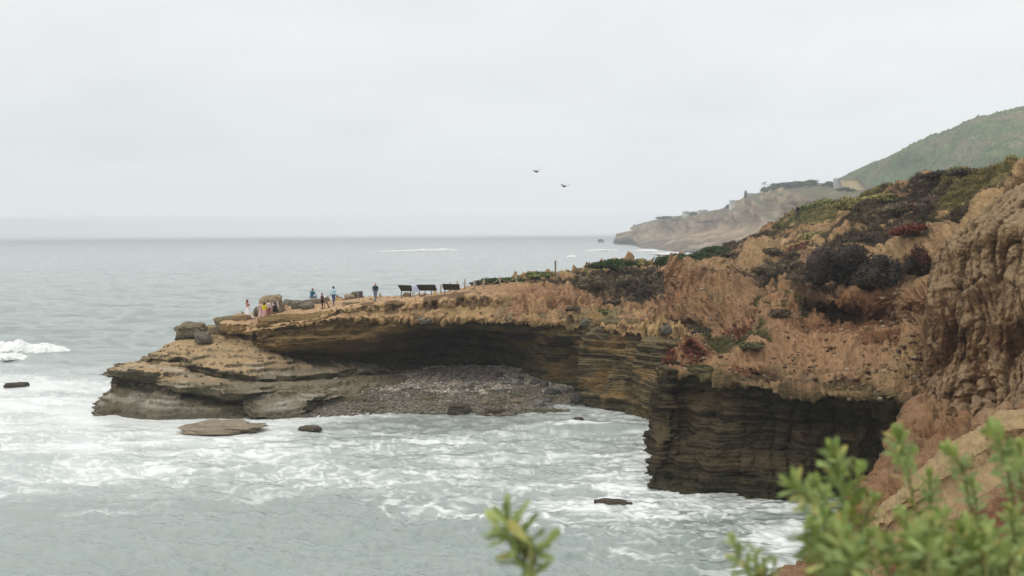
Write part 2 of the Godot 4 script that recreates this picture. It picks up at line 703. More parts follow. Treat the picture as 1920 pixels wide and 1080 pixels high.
func headland() -> void:
	var rim := row([418, 600, 100, 450, 593, 102, 490, 586, 104, 545, 574, 105, 600, 567, 106, 640, 562, 106, 700, 556, 106, 760, 555, 106, 820, 551, 106, 880, 537, 107, 940, 525, 110, 1000, 517, 113, 1060, 512, 116, 1110, 504, 119, 1165, 493, 122, 1210, 498, 124, 1250, 492, 126, 1300, 482, 128, 1350, 478, 130])
	var mid := row([416, 602, 99, 455, 598, 99, 490, 595, 100, 545, 583, 101, 600, 575, 101, 640, 568, 101, 700, 561, 100.5, 760, 558, 100, 820, 553.5, 100.5, 880, 545, 101, 940, 537, 103, 1000, 528, 106, 1060, 521, 108, 1110, 514, 110, 1165, 516, 113, 1210, 528, 113, 1250, 520, 113, 1300, 505, 114, 1350, 500, 115])
	var front := row([412, 605, 98, 455, 607, 97, 490, 611, 95.6, 545, 603, 95.2, 600, 595, 95.2, 640, 576, 95.4, 700, 567, 95.5, 760, 562, 95.8, 820, 556, 96, 880, 549, 96, 940, 548, 96.4, 1000, 545, 98, 1060, 548, 99, 1110, 556, 100, 1165, 566, 101, 1210, 566, 101, 1250, 560, 100, 1300, 568, 97, 1350, 580, 94])
	var low := row([412, 608, 97.8, 455, 610, 96.7, 490, 613.5, 95.4, 545, 606, 95, 600, 598, 94.9, 640, 587, 94.9, 700, 584, 95, 760, 582, 95.2, 820, 579, 95.4, 880, 575, 95.4, 940, 576, 95.2, 1000, 577, 95.5, 1060, 577, 96, 1110, 582, 96.5, 1165, 592, 95.5, 1210, 594, 94.5, 1250, 596, 93.5, 1300, 600, 90, 1350, 605, 87])
	var lip := row([414, 622, 98.3, 450, 626, 97.2, 482, 620, 95.2, 545, 611, 94.8, 600, 602, 94.7, 640, 598, 94.7, 700, 600, 94.9, 760, 602, 95, 820, 603, 95.2, 880, 602, 95, 940, 605, 94.6, 1000, 606, 94, 1060, 606, 93, 1110, 608, 90.8, 1150, 615, 89, 1200, 618, 87, 1240, 625, 85.5, 1300, 628, 83, 1350, 632, 81])
	var back := view.basis * Vector3(0, 0, -1)
	back.y = 0.0
	back = back.normalized()
	var under := moved(lip, back * 2.2 + Vector3(0, -0.25, 0))
	var rows := [at_height(rim, -1.0, back * 17.0), moved(rim, back * 13.0 + Vector3(0, -2.0, 0)), moved(rim, back * 1.2 + Vector3(0, -0.2, 0)), rim, mid, front, low, lip, under]
	var sand := Color(0.43, 0.285, 0.165)
	var orange := Color(0.275, 0.158, 0.088)
	var pale := Color(0.37, 0.25, 0.12)
	var brown := Color(0.12, 0.075, 0.043)
	var scrub := Color(0.075, 0.058, 0.04)
	var path_d := front[12]
	var patches: Array[Patch] = [
		patch(1195, 545, 108, 9.5, scrub, 0.5, 1), patch(1190, 510, 113, 7.0, scrub * 1.1, 0.6, 1), patch(1110, 540, 101, 3.4, scrub, 0.9, 1),
		patch(1080, 525, 107, 3.0, scrub, 1.0, 1), patch(1040, 520, 108, 3.0, scrub, 1.0, 1), patch(1100, 590, 95, 2.6, Color(0.13, 0.12, 0.06), 1.2),
		patch(1150, 580, 97, 2.6, Color(0.15, 0.14, 0.07), 1.2), patch(1060, 585, 96, 2.2, Color(0.14, 0.11, 0.06), 1.3),
		patch(690, 574, 95.4, 1.1, brown, 1.8), patch(735, 566, 95.4, 0.9, brown, 1.8), patch(815, 562, 95.8, 1.0, brown, 1.8), patch(850, 560, 95.8, 1.2, brown, 1.8), patch(900, 556, 96, 1.1, brown, 1.8),
		patch(960, 582, 95, 1.5, Color(0.25, 0.2, 0.12), 1.0), patch(1000, 545, 98, 5.0, orange, 0.8), patch(1060, 540, 100, 7.0, orange, 0.8),
	]
	G.top = patches
	var shape := func(p: Vector3, n: Vector3, u: float, v: float) -> Vector3:
		var steep := (1.0 - smoothstep(0.1, 0.5, n.y)) * smoothstep(0.0, 0.35, n.z)
		var right := smoothstep(-5.0, 5.0, p.x)
		var mm: float = noise.mid.get_noise_3dv(p)
		var uu := u + mm * 0.5
		var out: float = 0.35 - 0.35 * rills(uu, v + 20.0, 1.6, 9.0, 4.0) - 0.5 * rills(uu + 50.0, v, 0.8, 7.0, 3.0) - 0.45 * rills(u, 3.0, 5.5, 4.0, 9.0)
		out *= steep * (1.0 - 0.55 * right)
		out += noise.big.get_noise_3dv(p) * lerpf(0.1, 0.7, right) * lerpf(1.0, 0.7, steep)
		out += mm * lerpf(0.05, 0.5, maxf(right, steep * 0.6))
		out += noise.small.get_noise_3dv(p) * lerpf(0.04, 0.2, maxf(right, steep))
		out -= right * (0.75 * rills(u + mm * 1.2, v, 3.2, 2.5, 5.0) + 0.3 * rills(u + 70.0 + mm, v, 1.3, 3.0, 4.0))
		out += right * noise.block.get_noise_3d(p.x * 1.5 + mm, p.y * 2.2, p.z * 1.5) * 0.22
		return p + n * out
	var paint := func(p: Vector3, n: Vector3, u: float, v: float) -> Color:
		var steep := 1.0 - smoothstep(0.45, 0.85, n.y)
		var right := smoothstep(-9.0, 1.0, p.x)
		var b: float = noise.big.get_noise_3dv(p)
		var m: float = noise.mid.get_noise_3dv(p)
		var s: float = noise.small.get_noise_3dv(p * 1.4)
		var c := sand.lerp(orange, clampf(right * 0.8 + b * 0.5, 0.0, 1.0))
		var wall := pale.lerp(orange, clampf(0.05 + b * 0.8 + right * 0.4, 0.0, 0.8)).lerp(brown, smoothstep(0.05, 0.5, m) * 0.6)
		c = c.lerp(wall, steep)
		var knob := smoothstep(-8.0, 4.0, p.x)
		c = c.lerp(pale * 0.9, knob * smoothstep(0.05, 0.4, m + noise.stain.get_noise_3dv(p) * 0.8) * 0.7)
		c = c.lerp(brown, knob * smoothstep(0.1, 0.45, noise.stain.get_noise_3dv(p * 1.6 + Vector3(9, 0, 0))) * 0.5)
		for q in patches:
			if p.distance_squared_to(q.c) < q.reach:
				c = c.lerp(q.color, weight(q, p, m) * 0.9)
		return c * (1.0 + s * 0.4 + m * 0.15)
	S.top = sheet(rows, 0.095, shape, paint, 0.13, 4.5)
	struct("headland", S.top.mesh, M.rock, "sandy headland top with a fluted ochre rim")

	# the cave: roof, back wall and the cliff that runs on to the right
	var r0 := moved(lip, back * 0.9 + Vector3(0, 0.1, 0)).slice(2)
	var cr := [
		row([482, 614, 95.4, 560, 605, 94.9, 650, 598, 95, 740, 601, 95.3, 820, 603, 95.8, 900, 603, 95.6, 960, 606, 95.2, 1010, 606, 94.6, 1060, 607, 93.8, 1092, 609, 92.4, 1106, 609, 91.2, 1150, 615, 89.6, 1203, 619, 87.6, 1212, 621, 87.2, 1262, 627, 85.4, 1340, 632, 83]),
		row([480, 630, 95.3, 560, 622, 94.5, 650, 616, 94.7, 740, 614, 95.2, 820, 614, 97.5, 900, 615, 97.5, 960, 618, 96.5, 1010, 622, 95.3, 1060, 628, 94, 1093, 634, 92, 1106, 632, 89.9, 1150, 636, 88.5, 1203, 640, 86.4, 1211, 640, 85.2, 1262, 645, 83.6, 1340, 650, 82]),
		row([483, 645, 95.4, 560, 645, 94.8, 650, 642, 95.4, 740, 637, 98.5, 820, 632, 105, 900, 634, 105.5, 960, 640, 102, 1010, 648, 98, 1060, 655, 96, 1092, 664, 92.6, 1107, 664, 89.8, 1150, 668, 87.6, 1203, 674, 86, 1211, 674, 84.6, 1258, 685, 82.8, 1330, 690, 82]),
		row([480, 656, 96.6, 560, 658, 97.3, 650, 658, 99, 740, 658, 104.5, 820, 658, 112, 900, 662, 112, 960, 668, 107, 1010, 678, 100.5, 1060, 692, 97.6, 1089, 712, 94, 1106, 708, 89.8, 1150, 716, 87.5, 1202, 726, 85.8, 1211, 726, 84.2, 1250, 740, 82.2, 1320, 750, 82]),
		row([478, 664, 98.5, 560, 668, 100.5, 650, 676, 103.6, 740, 683, 108, 820, 688, 113, 900, 690, 113, 960, 697, 107, 1010, 715, 100.5, 1058, 738, 96.4, 1092, 762, 92, 1106, 766, 89, 1150, 774, 86.4, 1196, 783, 84.2, 1206, 784, 83.6, 1242, 794, 81.8, 1300, 800, 81]),
	]
	var foot := moved(cr[4], Vector3(0, -2.0, 0))
	cr.push_front(moved(cr[0], back * 1.0 + Vector3(0, 0.9, 0)))
	cr[1] = moved(cr[1], Vector3(0, 0.15, 0))
	cr.append(foot)
	var dark := Color(0.045, 0.036, 0.023)
	var olive := Color(0.15, 0.118, 0.062)
	var ochre := Color(0.24, 0.15, 0.06)
	var marks := [[pt(1127, 735, 88.6), -1.6, 0.5, 2.6], [pt(1066, 700, 96.5), -2.4, 1.9, 2.6], [pt(1203, 700, 85.5), 1.0, 0.8, 6.0], [pt(1108, 690, 90), 0.8, 0.7, 6.0], [pt(1160, 660, 87.8), -0.6, 0.9, 3.0], [pt(1180, 745, 86), -1.0, 0.6, 2.0]]
	var cave_shape := func(p: Vector3, n: Vector3, u: float, v: float) -> Vector3:
		var q := cliff_shape(p, n, 1.0, 0.5)
		# upright joints that split the wall to the right
		var joint := smoothstep(8.0, 12.0, p.x) * pow(1.0 - absf(noise.gully.get_noise_2d(p.x * 0.9, p.y * 0.12 + 5.0)), 14.0)
		for k in marks:
			var d: Vector3 = p - k[0]
			var far_: float = (d.x * d.x + d.z * d.z) / (k[2] * k[2]) + d.y * d.y / (k[3] * k[3])
			if far_ < 6.0:
				q += Vector3(n.x, 0, n.z) * k[1] * exp(-far_)
		return q - Vector3(n.x, 0, n.z) * joint * 0.7
	var cave_paint := func(p: Vector3, n: Vector3, u: float, v: float) -> Color:
		var c := cliff_paint(p, n, dark, olive, ochre)
		if p.x < 0.0:
			c = c.lerp(ochre * 1.15, smoothstep(-6.0, -18.0, p.x) * 0.45)
		return c
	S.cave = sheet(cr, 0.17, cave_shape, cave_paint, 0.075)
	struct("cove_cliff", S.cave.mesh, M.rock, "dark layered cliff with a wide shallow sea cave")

	# cobble beach at the head of the cove
	var b0 := row([640, 728, 97, 700, 700, 102, 760, 694, 105, 830, 686, 109, 900, 686, 109, 960, 690, 106, 1010, 704, 102, 1060, 724, 98, 1110, 752, 93])
	var b1 := row([590, 745, 91, 680, 722, 96, 760, 720, 98, 830, 722, 98, 900, 725, 97.5, 960, 732, 96, 1020, 742, 93.5, 1060, 752, 92, 1112, 762, 90])
	var b2 := row([560, 765, 88.5, 680, 752, 91, 760, 750, 91.5, 830, 752, 91, 900, 754, 90.5, 960, 757, 90, 1020, 762, 89.5, 1060, 766, 89, 1112, 770, 88.5])
	var b3 := level(0.0, [556, 786, 680, 779, 760, 776, 830, 777, 900, 778, 960, 777, 1020, 776, 1060, 775, 1115, 774])
	var b4 := moved(b3, Vector3(0, -1.1, 7))
	var beach_paint := func(p: Vector3, n: Vector3, u: float, v: float) -> Color:
		var m: float = noise.mid.get_noise_3dv(p)
		var c := Color(0.36, 0.31, 0.27).lerp(Color(0.12, 0.105, 0.08), 1.0 - smoothstep(0.4, 0.9, p.y + m * 0.4))
		c = c.lerp(Color(0.06, 0.065, 0.022), smoothstep(0.1, 0.4, noise.stain.get_noise_3d(p.x * 1.5, 0, p.z * 2.0)) * (1.0 - smoothstep(0.75, 1.0, p.y)) * 0.8)
		return c * (1.0 + noise.small.get_noise_3dv(p * 2.5) * 0.5)
	var beach_shape := func(p: Vector3, n: Vector3, u: float, v: float) -> Vector3:
		return p + Vector3(0, noise.big.get_noise_3dv(p) * 0.2 + noise.small.get_noise_3dv(p) * 0.08, 0)
	S.beach = sheet([b0, b1, b2, b3, b4], 0.2, beach_shape, beach_paint)
	struct("cobble_beach", S.beach.mesh, M.wet, "beach of grey cobbles under the cave")


func ledge_shape(p: Vector3, n: Vector3, step: float, lumps: float) -> Vector3:
	var big: float = noise.big.get_noise_3dv(p)
	var mid: float = noise.mid.get_noise_3dv(p)
	var q := p + n * (big * lumps + mid * lumps * 0.35)
	# flat lying beds: a slope breaks into treads and risers
	var s := q.y + big * 0.5 + q.x * 0.035 + mid * 0.12
	var k := s / step
	var f := k - floorf(k)
	var rise := smoothstep(0.55, 0.95, f)
	var level := (rise - f) * step * (0.7 + 0.3 * h1(floorf(k)))
	var steep := 1.0 - smoothstep(0.25, 0.9, absf(n.y))
	q.y += level * lerpf(1.0, 0.4, steep)
	var out: float = (beds(s, 0.7) - 0.5) * 0.5 + saw(s, 0.36) * 0.42 + saw(s + 9.0, 0.15) * 0.15
	var flat := Vector3(n.x, 0, n.z)
	out += noise.block.get_noise_3d(p.x * 0.8 + mid * 0.6, s * 2.4, p.z * 0.8) * 0.3 + noise.block.get_noise_3d(p.x * 2.0 + 30.0, s * 5.0, p.z * 2.0) * 0.13
	q += flat * out * (0.2 + steep) * 1.55
	return q + n * noise.small.get_noise_3dv(p) * 0.07


func ledges() -> void:
	var tan_rock := Color(0.4, 0.285, 0.16)
	var grey := Color(0.27, 0.235, 0.17)
	var olive := Color(0.15, 0.125, 0.075)
	var dark := Color(0.06, 0.054, 0.038)
	var wash := Color(0.47, 0.45, 0.41)
	var paint := func(p: Vector3, n: Vector3, u: float, v: float) -> Color:
		var big: float = noise.big.get_noise_3dv(p)
		var mid: float = noise.mid.get_noise_3d(p.x, p.y * 2.0, p.z)
		var flat := smoothstep(0.5, 0.88, n.y)
		var s := p.y + big * 0.5 + p.x * 0.035
		var c := dark.lerp(olive, clampf(beds(s, 0.4) * 0.7 + beds(s + 9.0, 0.17) * 0.55 + mid * 0.4, 0.0, 1.0))
		c = c.lerp(grey, smoothstep(0.0, 0.5, mid + big * 0.5) * 0.3)
		var top := Color(0.185, 0.16, 0.11).lerp(tan_rock, smoothstep(2.4, 3.6, p.y + big * 0.8 + mid * 0.5))
		top = top.lerp(wash, smoothstep(0.15, 0.5, noise.stain.get_noise_3dv(p)) * (1.0 - smoothstep(3.2, 4.2, p.y)) * 0.5)
		c = c.lerp(top, flat * 0.9)
		var tide := 1.0 - smoothstep(0.2, 1.2, p.y + mid * 0.6)
		c = c.lerp(Color(0.055, 0.048, 0.03), tide * 0.7)
		return c * (1.0 + noise.small.get_noise_3dv(p * 1.5) * 0.35)
	var upper_shape := func(p: Vector3, n: Vector3, u: float, v: float) -> Vector3:
		return ledge_shape(p, n, 0.5, 0.42)
	# columns run from the seaward point to the cave floor; each goes from the top down to the water
	var cols := [
		row([250, 684, 97, 244, 692, 97, 240, 700, 98, 236, 712, 97, 240, 725, 97, 226, 750, 97, 224, 790, 97]),
		row([230, 679, 94, 226, 681, 92.5, 221, 684, 92, 211, 692, 90, 205, 712, 90, 193, 742, 89, 170, 785, 87]),
		row([264, 675, 94.5, 260, 677, 92.8, 252, 681, 92, 238, 693, 88.6, 246, 716, 91, 240, 745, 88.5, 225, 795, 86]),
		row([316, 644, 97, 310, 664, 93, 303, 681, 92.5, 300, 701, 87.6, 297, 718, 91.3, 292, 748, 89, 285, 790, 88]),
		row([352, 628, 99, 346, 670, 92, 340, 688, 91.6, 322, 720, 86.2, 334, 735, 89.5, 335, 752, 89, 335, 790, 88]),
		row([400, 622, 99.5, 405, 684, 91, 400, 702, 91, 386, 722, 85.6, 390, 743, 89, 390, 756, 88.5, 390, 790, 88]),
		row([450, 622, 100, 452, 691, 90.6, 450, 712, 90.4, 444, 735, 85.4, 442, 752, 88, 442, 762, 87.5, 442, 790, 87]),
		row([488, 616, 101.5, 505, 698, 91.2, 505, 712, 91.2, 502, 722, 88.4, 500, 736, 88, 500, 748, 87.6, 500, 790, 86.5]),
		row([560, 655, 103, 560, 697, 92.4, 565, 711, 92.2, 562, 721, 89.4, 560, 733, 88.6, 560, 748, 88, 560, 790, 87]),
		row([640, 666, 105, 625, 692, 94.6, 626, 706, 94.4, 626, 716, 92, 626, 725, 91, 626, 742, 90, 628, 790, 88]),
		row([720, 676, 108, 690, 688, 99.4, 684, 702, 98.6, 682, 711, 95.6, 682, 719, 94.6, 682, 735, 93, 684, 780, 90]),
		row([790, 682, 109, 765, 693, 104, 758, 700, 103, 756, 706, 100, 756, 712, 99, 756, 722, 98, 756, 770, 95]),
		row([860, 692, 109, 835, 702, 106, 832, 708, 106, 830, 712, 104, 830, 718, 103, 830, 726, 102, 830, 770, 99]),
	]
	S.ledge = sheet(cols, 0.09, upper_shape, paint, 0.07)
	struct("rock_ledges", S.ledge.mesh, M.rock, "stepped tan and grey rock ledges below the headland")
	# the two low benches that the sea washes
	var low_shape := func(p: Vector3, n: Vector3, u: float, v: float) -> Vector3:
		return ledge_shape(p, n, 0.42, 0.35)
	var left := [
		row([212, 776, 88, 206, 780, 87, 204, 786, 86, 203, 800, 85]),
		row([245, 764, 89, 240, 768, 87, 236, 776, 85.6, 232, 802, 84.4]),
		row([290, 738, 90.5, 280, 746, 87.4, 272, 766, 85.4, 268, 806, 83.6]),
		row([316, 728, 90.5, 312, 733, 87.2, 318, 768, 84.8, 318, 810, 83]),
		row([370, 736, 90, 366, 748, 87, 372, 774, 84.8, 372, 812, 82.8]),
		row([430, 752, 89.5, 426, 760, 87, 430, 780, 84.8, 430, 812, 83]),
		row([462, 756, 89, 460, 764, 87, 462, 784, 84.8, 462, 812, 83.4]),
	]
	S.bench = sheet(left, 0.1, low_shape, paint, 0.06)
	struct("rock_bench", S.bench.mesh, M.wet, "low wave washed bench of banded rock")
	var right := [
		row([456, 738, 89.5, 455, 744, 88.2, 458, 765, 86.2, 466, 812, 84.2]),
		row([492, 716, 90.5, 484, 734, 88, 482, 760, 85.2, 490, 812, 83.6]),
		row([556, 712, 92, 530, 742, 87.6, 522, 768, 84.8, 530, 812, 83.2]),
		row([620, 714, 93, 580, 742, 87.6, 562, 764, 85.2, 562, 812, 83.4]),
		row([664, 722, 94, 610, 745, 88.8, 572, 768, 86, 568, 806, 84.6]),
		row([668, 728, 94.5, 616, 752, 89.5, 584, 772, 87, 580, 800, 86]),
	]
	S.slab = sheet(right, 0.1, low_shape, paint, 0.06)
	struct("rock_bench", S.slab.mesh, M.wet, "low tan bench that ends in blocky grey rock beside the beach")


func near_bluff() -> void:
	var back := view.basis * Vector3(0, 0, -1)
	back.y = 0.0
	back = back.normalized()
	var r0 := row([1335, 480, 131, 1400, 454, 134, 1450, 425, 136, 1490, 408, 137, 1550, 393, 130, 1620, 375, 122, 1690, 361, 112, 1750, 339, 100, 1830, 325, 88, 1925, 304, 76, 2030, 290, 66])
	var r1 := row([1310, 491, 121, 1375, 478, 122, 1435, 453, 122, 1490, 430, 121, 1560, 412, 115, 1630, 397, 107, 1700, 383, 98, 1760, 364, 90, 1840, 353, 79, 1935, 346, 69, 2040, 335, 62])
	var r2 := row([1247, 505, 97, 1308, 520, 99, 1375, 509, 103, 1440, 485, 105, 1505, 463, 104, 1570, 448, 100, 1640, 438, 93, 1710, 428, 85, 1775, 409, 77, 1860, 399, 68, 1960, 390, 60])
	var r3 := row([1247, 540, 94, 1305, 552, 93, 1370, 545, 94, 1440, 525, 93, 1510, 505, 89, 1580, 492, 84, 1650, 484, 77.5, 1720, 474, 71, 1775, 468, 65, 1850, 470, 57, 1950, 470, 52])
	var r4 := row([1258, 588, 90, 1315, 590, 87, 1380, 580, 85, 1440, 562, 83, 1510, 552, 78, 1580, 552, 73, 1650, 552, 68.5, 1720, 550, 63, 1780, 548, 58, 1850, 560, 52, 1950, 560, 48])
	var r5 := row([1326, 622, 82, 1352, 615, 80, 1400, 605, 78, 1450, 597, 76, 1515, 596, 77, 1585, 600, 74.8, 1655, 606, 69.6, 1720, 602, 62.5, 1780, 600, 57, 1850, 610, 51, 1950, 610, 47])
	var r6 := row([1298, 657, 69, 1345, 651, 70, 1405, 646, 69.5, 1465, 646, 67, 1525, 648, 66, 1590, 655, 63.5, 1660, 662, 60.5, 1720, 662, 57.5, 1780, 665, 55, 1850, 670, 50, 1950, 670, 47])
	var r7 := row([1237, 691, 64.5, 1290, 697, 63, 1350, 706, 61, 1420, 718, 59, 1490, 728, 57, 1560, 735, 56, 1640, 740, 55, 1720, 738, 54, 1780, 738, 53, 1850, 740, 50, 1950, 740, 47])
	var r8 := moved(r7, back * 0.5 + Vector3(0, -0.25, 0))
	var rows := [moved(r0, back * 7.0 + Vector3(0, -3.0, 0)), r0, r1, r2, r3, r4, r5, r6, r7, r8]
	var dirt := Color(0.245, 0.145, 0.079)
	var pale := Color(0.32, 0.215, 0.112)
	var red := Color(0.16, 0.078, 0.039)
	var dark := Color(0.075, 0.045, 0.028)
	var scrub := Color(0.062, 0.05, 0.033)
	var grass := Color(0.145, 0.125, 0.05)
	var plant := Color(0.075, 0.08, 0.03)
	var ice := Color(0.1, 0.035, 0.022)
	var P: Array[Patch] = [
		# bare sandstone
		patch(1600, 430, 103, 5.0, pale, 0.7), patch(1560, 470, 98, 4.0, pale, 0.9), patch(1460, 455, 112, 5.0, pale * 0.9, 0.8), patch(1410, 490, 104, 5.5, pale * 0.85, 0.8),
		patch(1640, 420, 99, 4.0, pale, 0.9), patch(1690, 440, 88, 3.6, pale, 0.8), patch(1690, 490, 74, 3.4, pale, 0.6), patch(1740, 350, 96, 3.0, pale, 0.8), patch(1800, 335, 91, 2.5, pale, 0.9),
		patch(1520, 480, 99, 3.4, pale, 1.0), patch(1800, 380, 76, 4.5, scrub, 0.9, 1), patch(1900, 345, 69, 6.0, pale, 0.4), patch(1860, 400, 68, 4.0, pale * 0.8, 0.6),
		patch(1640, 418, 98, 2.2, pale, 0.6), patch(1600, 440, 97, 2.2, pale, 0.6), patch(1700, 466, 74, 2.4, pale, 0.6), patch(1425, 476, 107, 3.0, pale, 0.6), patch(1390, 522, 98, 2.6, pale * 0.85, 0.6), patch(1330, 575, 90, 2.5, pale * 0.8, 0.7), patch(1285, 540, 94, 4.5, Color(0.23, 0.125, 0.068), 0.5), patch(1490, 570, 78, 2.2, pale * 0.8, 0.7), patch(1380, 625, 74, 4.5, dirt * 1.15, 0.8), patch(1600, 640, 66, 7.0, dirt * 1.1, 0.9), patch(1700, 690, 56, 4.0, pale * 0.8, 1.0),
		# brown scrub
		patch(1700, 390, 97, 8.0, scrub, 0.7, 1), patch(1720, 420, 86, 6.0, scrub, 0.7, 1), patch(1760, 380, 88, 6.0, scrub, 0.7, 1), patch(1420, 455, 123, 8.0, scrub, 0.5, 1), patch(1370, 478, 125, 8.0, scrub * 1.1, 0.5, 1),
		patch(1450, 500, 97, 4.5, scrub, 0.9, 1), patch(1490, 500, 93, 4.0, scrub, 0.9, 1), patch(1500, 545, 80, 3.0, scrub, 0.8, 1), patch(1600, 470, 92, 5.5, scrub, 0.7, 1), patch(1640, 400, 104, 4.0, scrub, 1.0, 1), patch(1570, 425, 108, 4.0, scrub, 1.0, 1),
		patch(1400, 520, 97, 2.4, dark, 0.9), patch(1480, 440, 112, 2.6, dark, 0.7),
		# grass and green growth
		patch(1560, 395, 128, 9.0, plant, 0.5, 3), patch(1610, 385, 121, 8.0, grass, 0.5, 2), patch(1650, 375, 115, 6.0, grass, 0.6, 2), patch(1870, 318, 80, 7.0, grass, 0.5, 2), patch(1800, 325, 92, 4.0, grass * 0.8, 0.8, 2), patch(1530, 445, 108, 4.0, grass * 0.75, 0.9, 2),
		# ice plant
		patch(1735, 440, 80, 2.6, ice, 0.9, 4), patch(1690, 400, 93, 1.6, ice, 1.2, 4), patch(1760, 375, 87, 2.2, ice, 1.2, 4), patch(1500, 468, 102, 1.8, ice, 1.2, 4), patch(1570, 430, 107, 1.8, ice, 1.2, 4), patch(1500, 490, 97, 1.4, ice, 1.2, 4), patch(1400, 482, 108, 2.0, ice, 1.2, 4),
		patch(1255, 685, 65.5, 1.7, ice * 1.3, 0.9, 4), patch(1300, 675, 66, 1.6, ice * 1.3, 1.2, 4), patch(1410, 705, 61, 1.5, ice * 1.2, 1.1, 4), patch(1450, 712, 59.5, 1.3, ice, 1.2, 4), patch(1390, 630, 73, 1.3, ice * 1.2, 1.2, 4), patch(1420, 610, 75, 1.4, ice * 1.2, 1.2, 4),
		# dark clods and rubble under the overhangs
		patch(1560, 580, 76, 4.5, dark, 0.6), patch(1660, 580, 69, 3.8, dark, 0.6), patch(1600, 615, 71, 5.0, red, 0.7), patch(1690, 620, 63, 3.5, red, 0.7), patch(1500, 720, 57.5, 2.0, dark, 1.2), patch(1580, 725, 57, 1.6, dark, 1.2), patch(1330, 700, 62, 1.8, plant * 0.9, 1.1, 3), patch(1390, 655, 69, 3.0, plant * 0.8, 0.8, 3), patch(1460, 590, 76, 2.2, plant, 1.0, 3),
	]
	G.bluff = P
	var spurs := [
		spur([1680, 394, 104, 1630, 422, 98, 1575, 458, 96], 1.6, 1.5), spur([1752, 448, 72, 1710, 462, 73, 1665, 482, 76], 1.7, 1.6), spur([1530, 502, 88, 1500, 545, 80, 1470, 596, 76, 1418, 680, 65], 1.5, 1.4),
		spur([1250, 506, 97, 1304, 519, 98, 1360, 511, 102], 0.9, 1.0), spur([1445, 458, 110, 1418, 482, 106, 1396, 512, 100, 1370, 560, 91], 1.8, 1.6), spur([1380, 548, 93, 1335, 558, 92, 1322, 590, 87, 1318, 618, 82], 1.5, 1.2),
		spur([1445, 606, 77, 1380, 628, 73, 1300, 655, 69, 1250, 682, 66], 0.7, 1.1), spur([1738, 600, 60, 1722, 650, 58, 1680, 706, 56], 1.3, 1.2), spur([1640, 600, 71, 1625, 650, 64, 1570, 715, 58], 0.5, 1.3),
		spur([1800, 336, 92, 1740, 346, 98, 1700, 362, 104], 1.0, 1.2), spur([1490, 415, 128, 1440, 440, 124, 1395, 470, 120], 0.9, 1.6), spur([1860, 365, 73, 1820, 400, 70, 1790, 430, 66], 0.9, 1.2), spur([1560, 445, 101, 1520, 470, 98, 1490, 500, 95], 1.0, 1.2),
		spur([1390, 524, 96, 1360, 560, 91, 1345, 585, 87], -1.0, 0.9), spur([1410, 548, 88, 1365, 590, 83, 1335, 625, 80], -0.9, 1.2), spur([1505, 440, 110, 1492, 455, 107], -2.4, 1.3), spur([1640, 452, 86, 1610, 480, 85], -0.8, 1.2), spur([1480, 520, 88, 1450, 560, 82], -1.0, 1.2), spur([1700, 660, 58, 1640, 720, 56], -0.6, 0.9),
	]
	var fluted: Array[Patch] = [patch(1285, 555, 93, 8.0, pale, 0.3), patch(1375, 545, 93, 8.0, pale, 0.3), patch(1335, 592, 87, 6.0, pale, 0.3), patch(1440, 470, 108, 7.0, pale, 0.3), patch(1345, 630, 75, 5.0, pale, 0.3), patch(1540, 590, 76, 4.0, pale, 0.3), patch(1735, 560, 61, 5.0, pale, 0.3)]
	var hollow := [pt(1600, 605, 76), pt(1680, 608, 69), pt(1500, 440, 110), pt(1395, 505, 100)]
	var shape := func(p: Vector3, n: Vector3, u: float, v: float) -> Vector3:
		var big: float = noise.big.get_noise_3dv(p)
		var mid: float = noise.mid.get_noise_3dv(p)
		var upper := smoothstep(7.5, 12.0, p.y)
		var steep := 1.0 - smoothstep(0.35, 0.85, n.y)
		var w := u + mid * 0.9 + big * 1.6
		var out: float = big * lerpf(0.8, 1.5, upper) + mid * 0.5
		var cut := (0.35 + 0.65 * steep) * lerpf(0.4, 1.0, upper)
		out += along_spurs(spurs, p)
		out -= 0.45 * rills(w, v, 5.5, 2.5, 5.0) * cut
		out -= 0.16 * rills(w + 77.0, v, 1.7, 2.0, 4.0) * cut * upper
		var fl := 0.0
		for q in fluted:
			if p.distance_squared_to(q.c) < q.reach:
				fl = maxf(fl, weight(q, p, mid))
		if fl > 0.0:
			out += fl * (0.35 - 0.5 * rills(w + 11.0, v, 2.2, 6.0, 3.0) - 0.6 * rills(u + mid * 0.4, v, 0.95, 8.0, 3.2))
		out += noise.small.get_noise_3dv(p) * 0.26 + noise.small.get_noise_3dv(p * 2.3) * 0.1
		var cl: float = noise.block.get_noise_3d(p.x * 1.6 + mid, p.y * 2.0, p.z * 1.6)
		out += cl * 0.2 * smoothstep(-0.1, 0.3, noise.stain.get_noise_3dv(p * 0.8))
		for h in 2:
			out -= 0.5 * exp(-p.distance_squared_to(hollow[h]) / 9.0)
		for h in [2, 3]:
			out -= 2.2 * exp(-p.distance_squared_to(hollow[h]) / 5.0)
		return p + n * out * smoothstep(0.0, 2.5, absf(p.y - 3.0))
	var paint := func(p: Vector3, n: Vector3, u: float, v: float) -> Color:
		var big: float = noise.big.get_noise_3dv(p)
		var mid: float = noise.mid.get_noise_3dv(p)
		var s: float = noise.small.get_noise_3dv(p * 1.3)
		var c := dirt.lerp(pale, clampf(smoothstep(9.0, 15.0, p.y + big * 4.0) * 0.55 + mid * 0.4, 0.0, 1.0))
		c = c.lerp(red, smoothstep(0.05, 0.5, big + mid * 0.3) * 0.55)
		c = c.lerp(dark, smoothstep(0.15, 0.5, noise.stain.get_noise_3dv(p * 1.7)) * 0.6)
		var streak: float = noise.flute.get_noise_2d((u + mid * 0.9 + big * 1.6) * 0.55, v * 0.07)
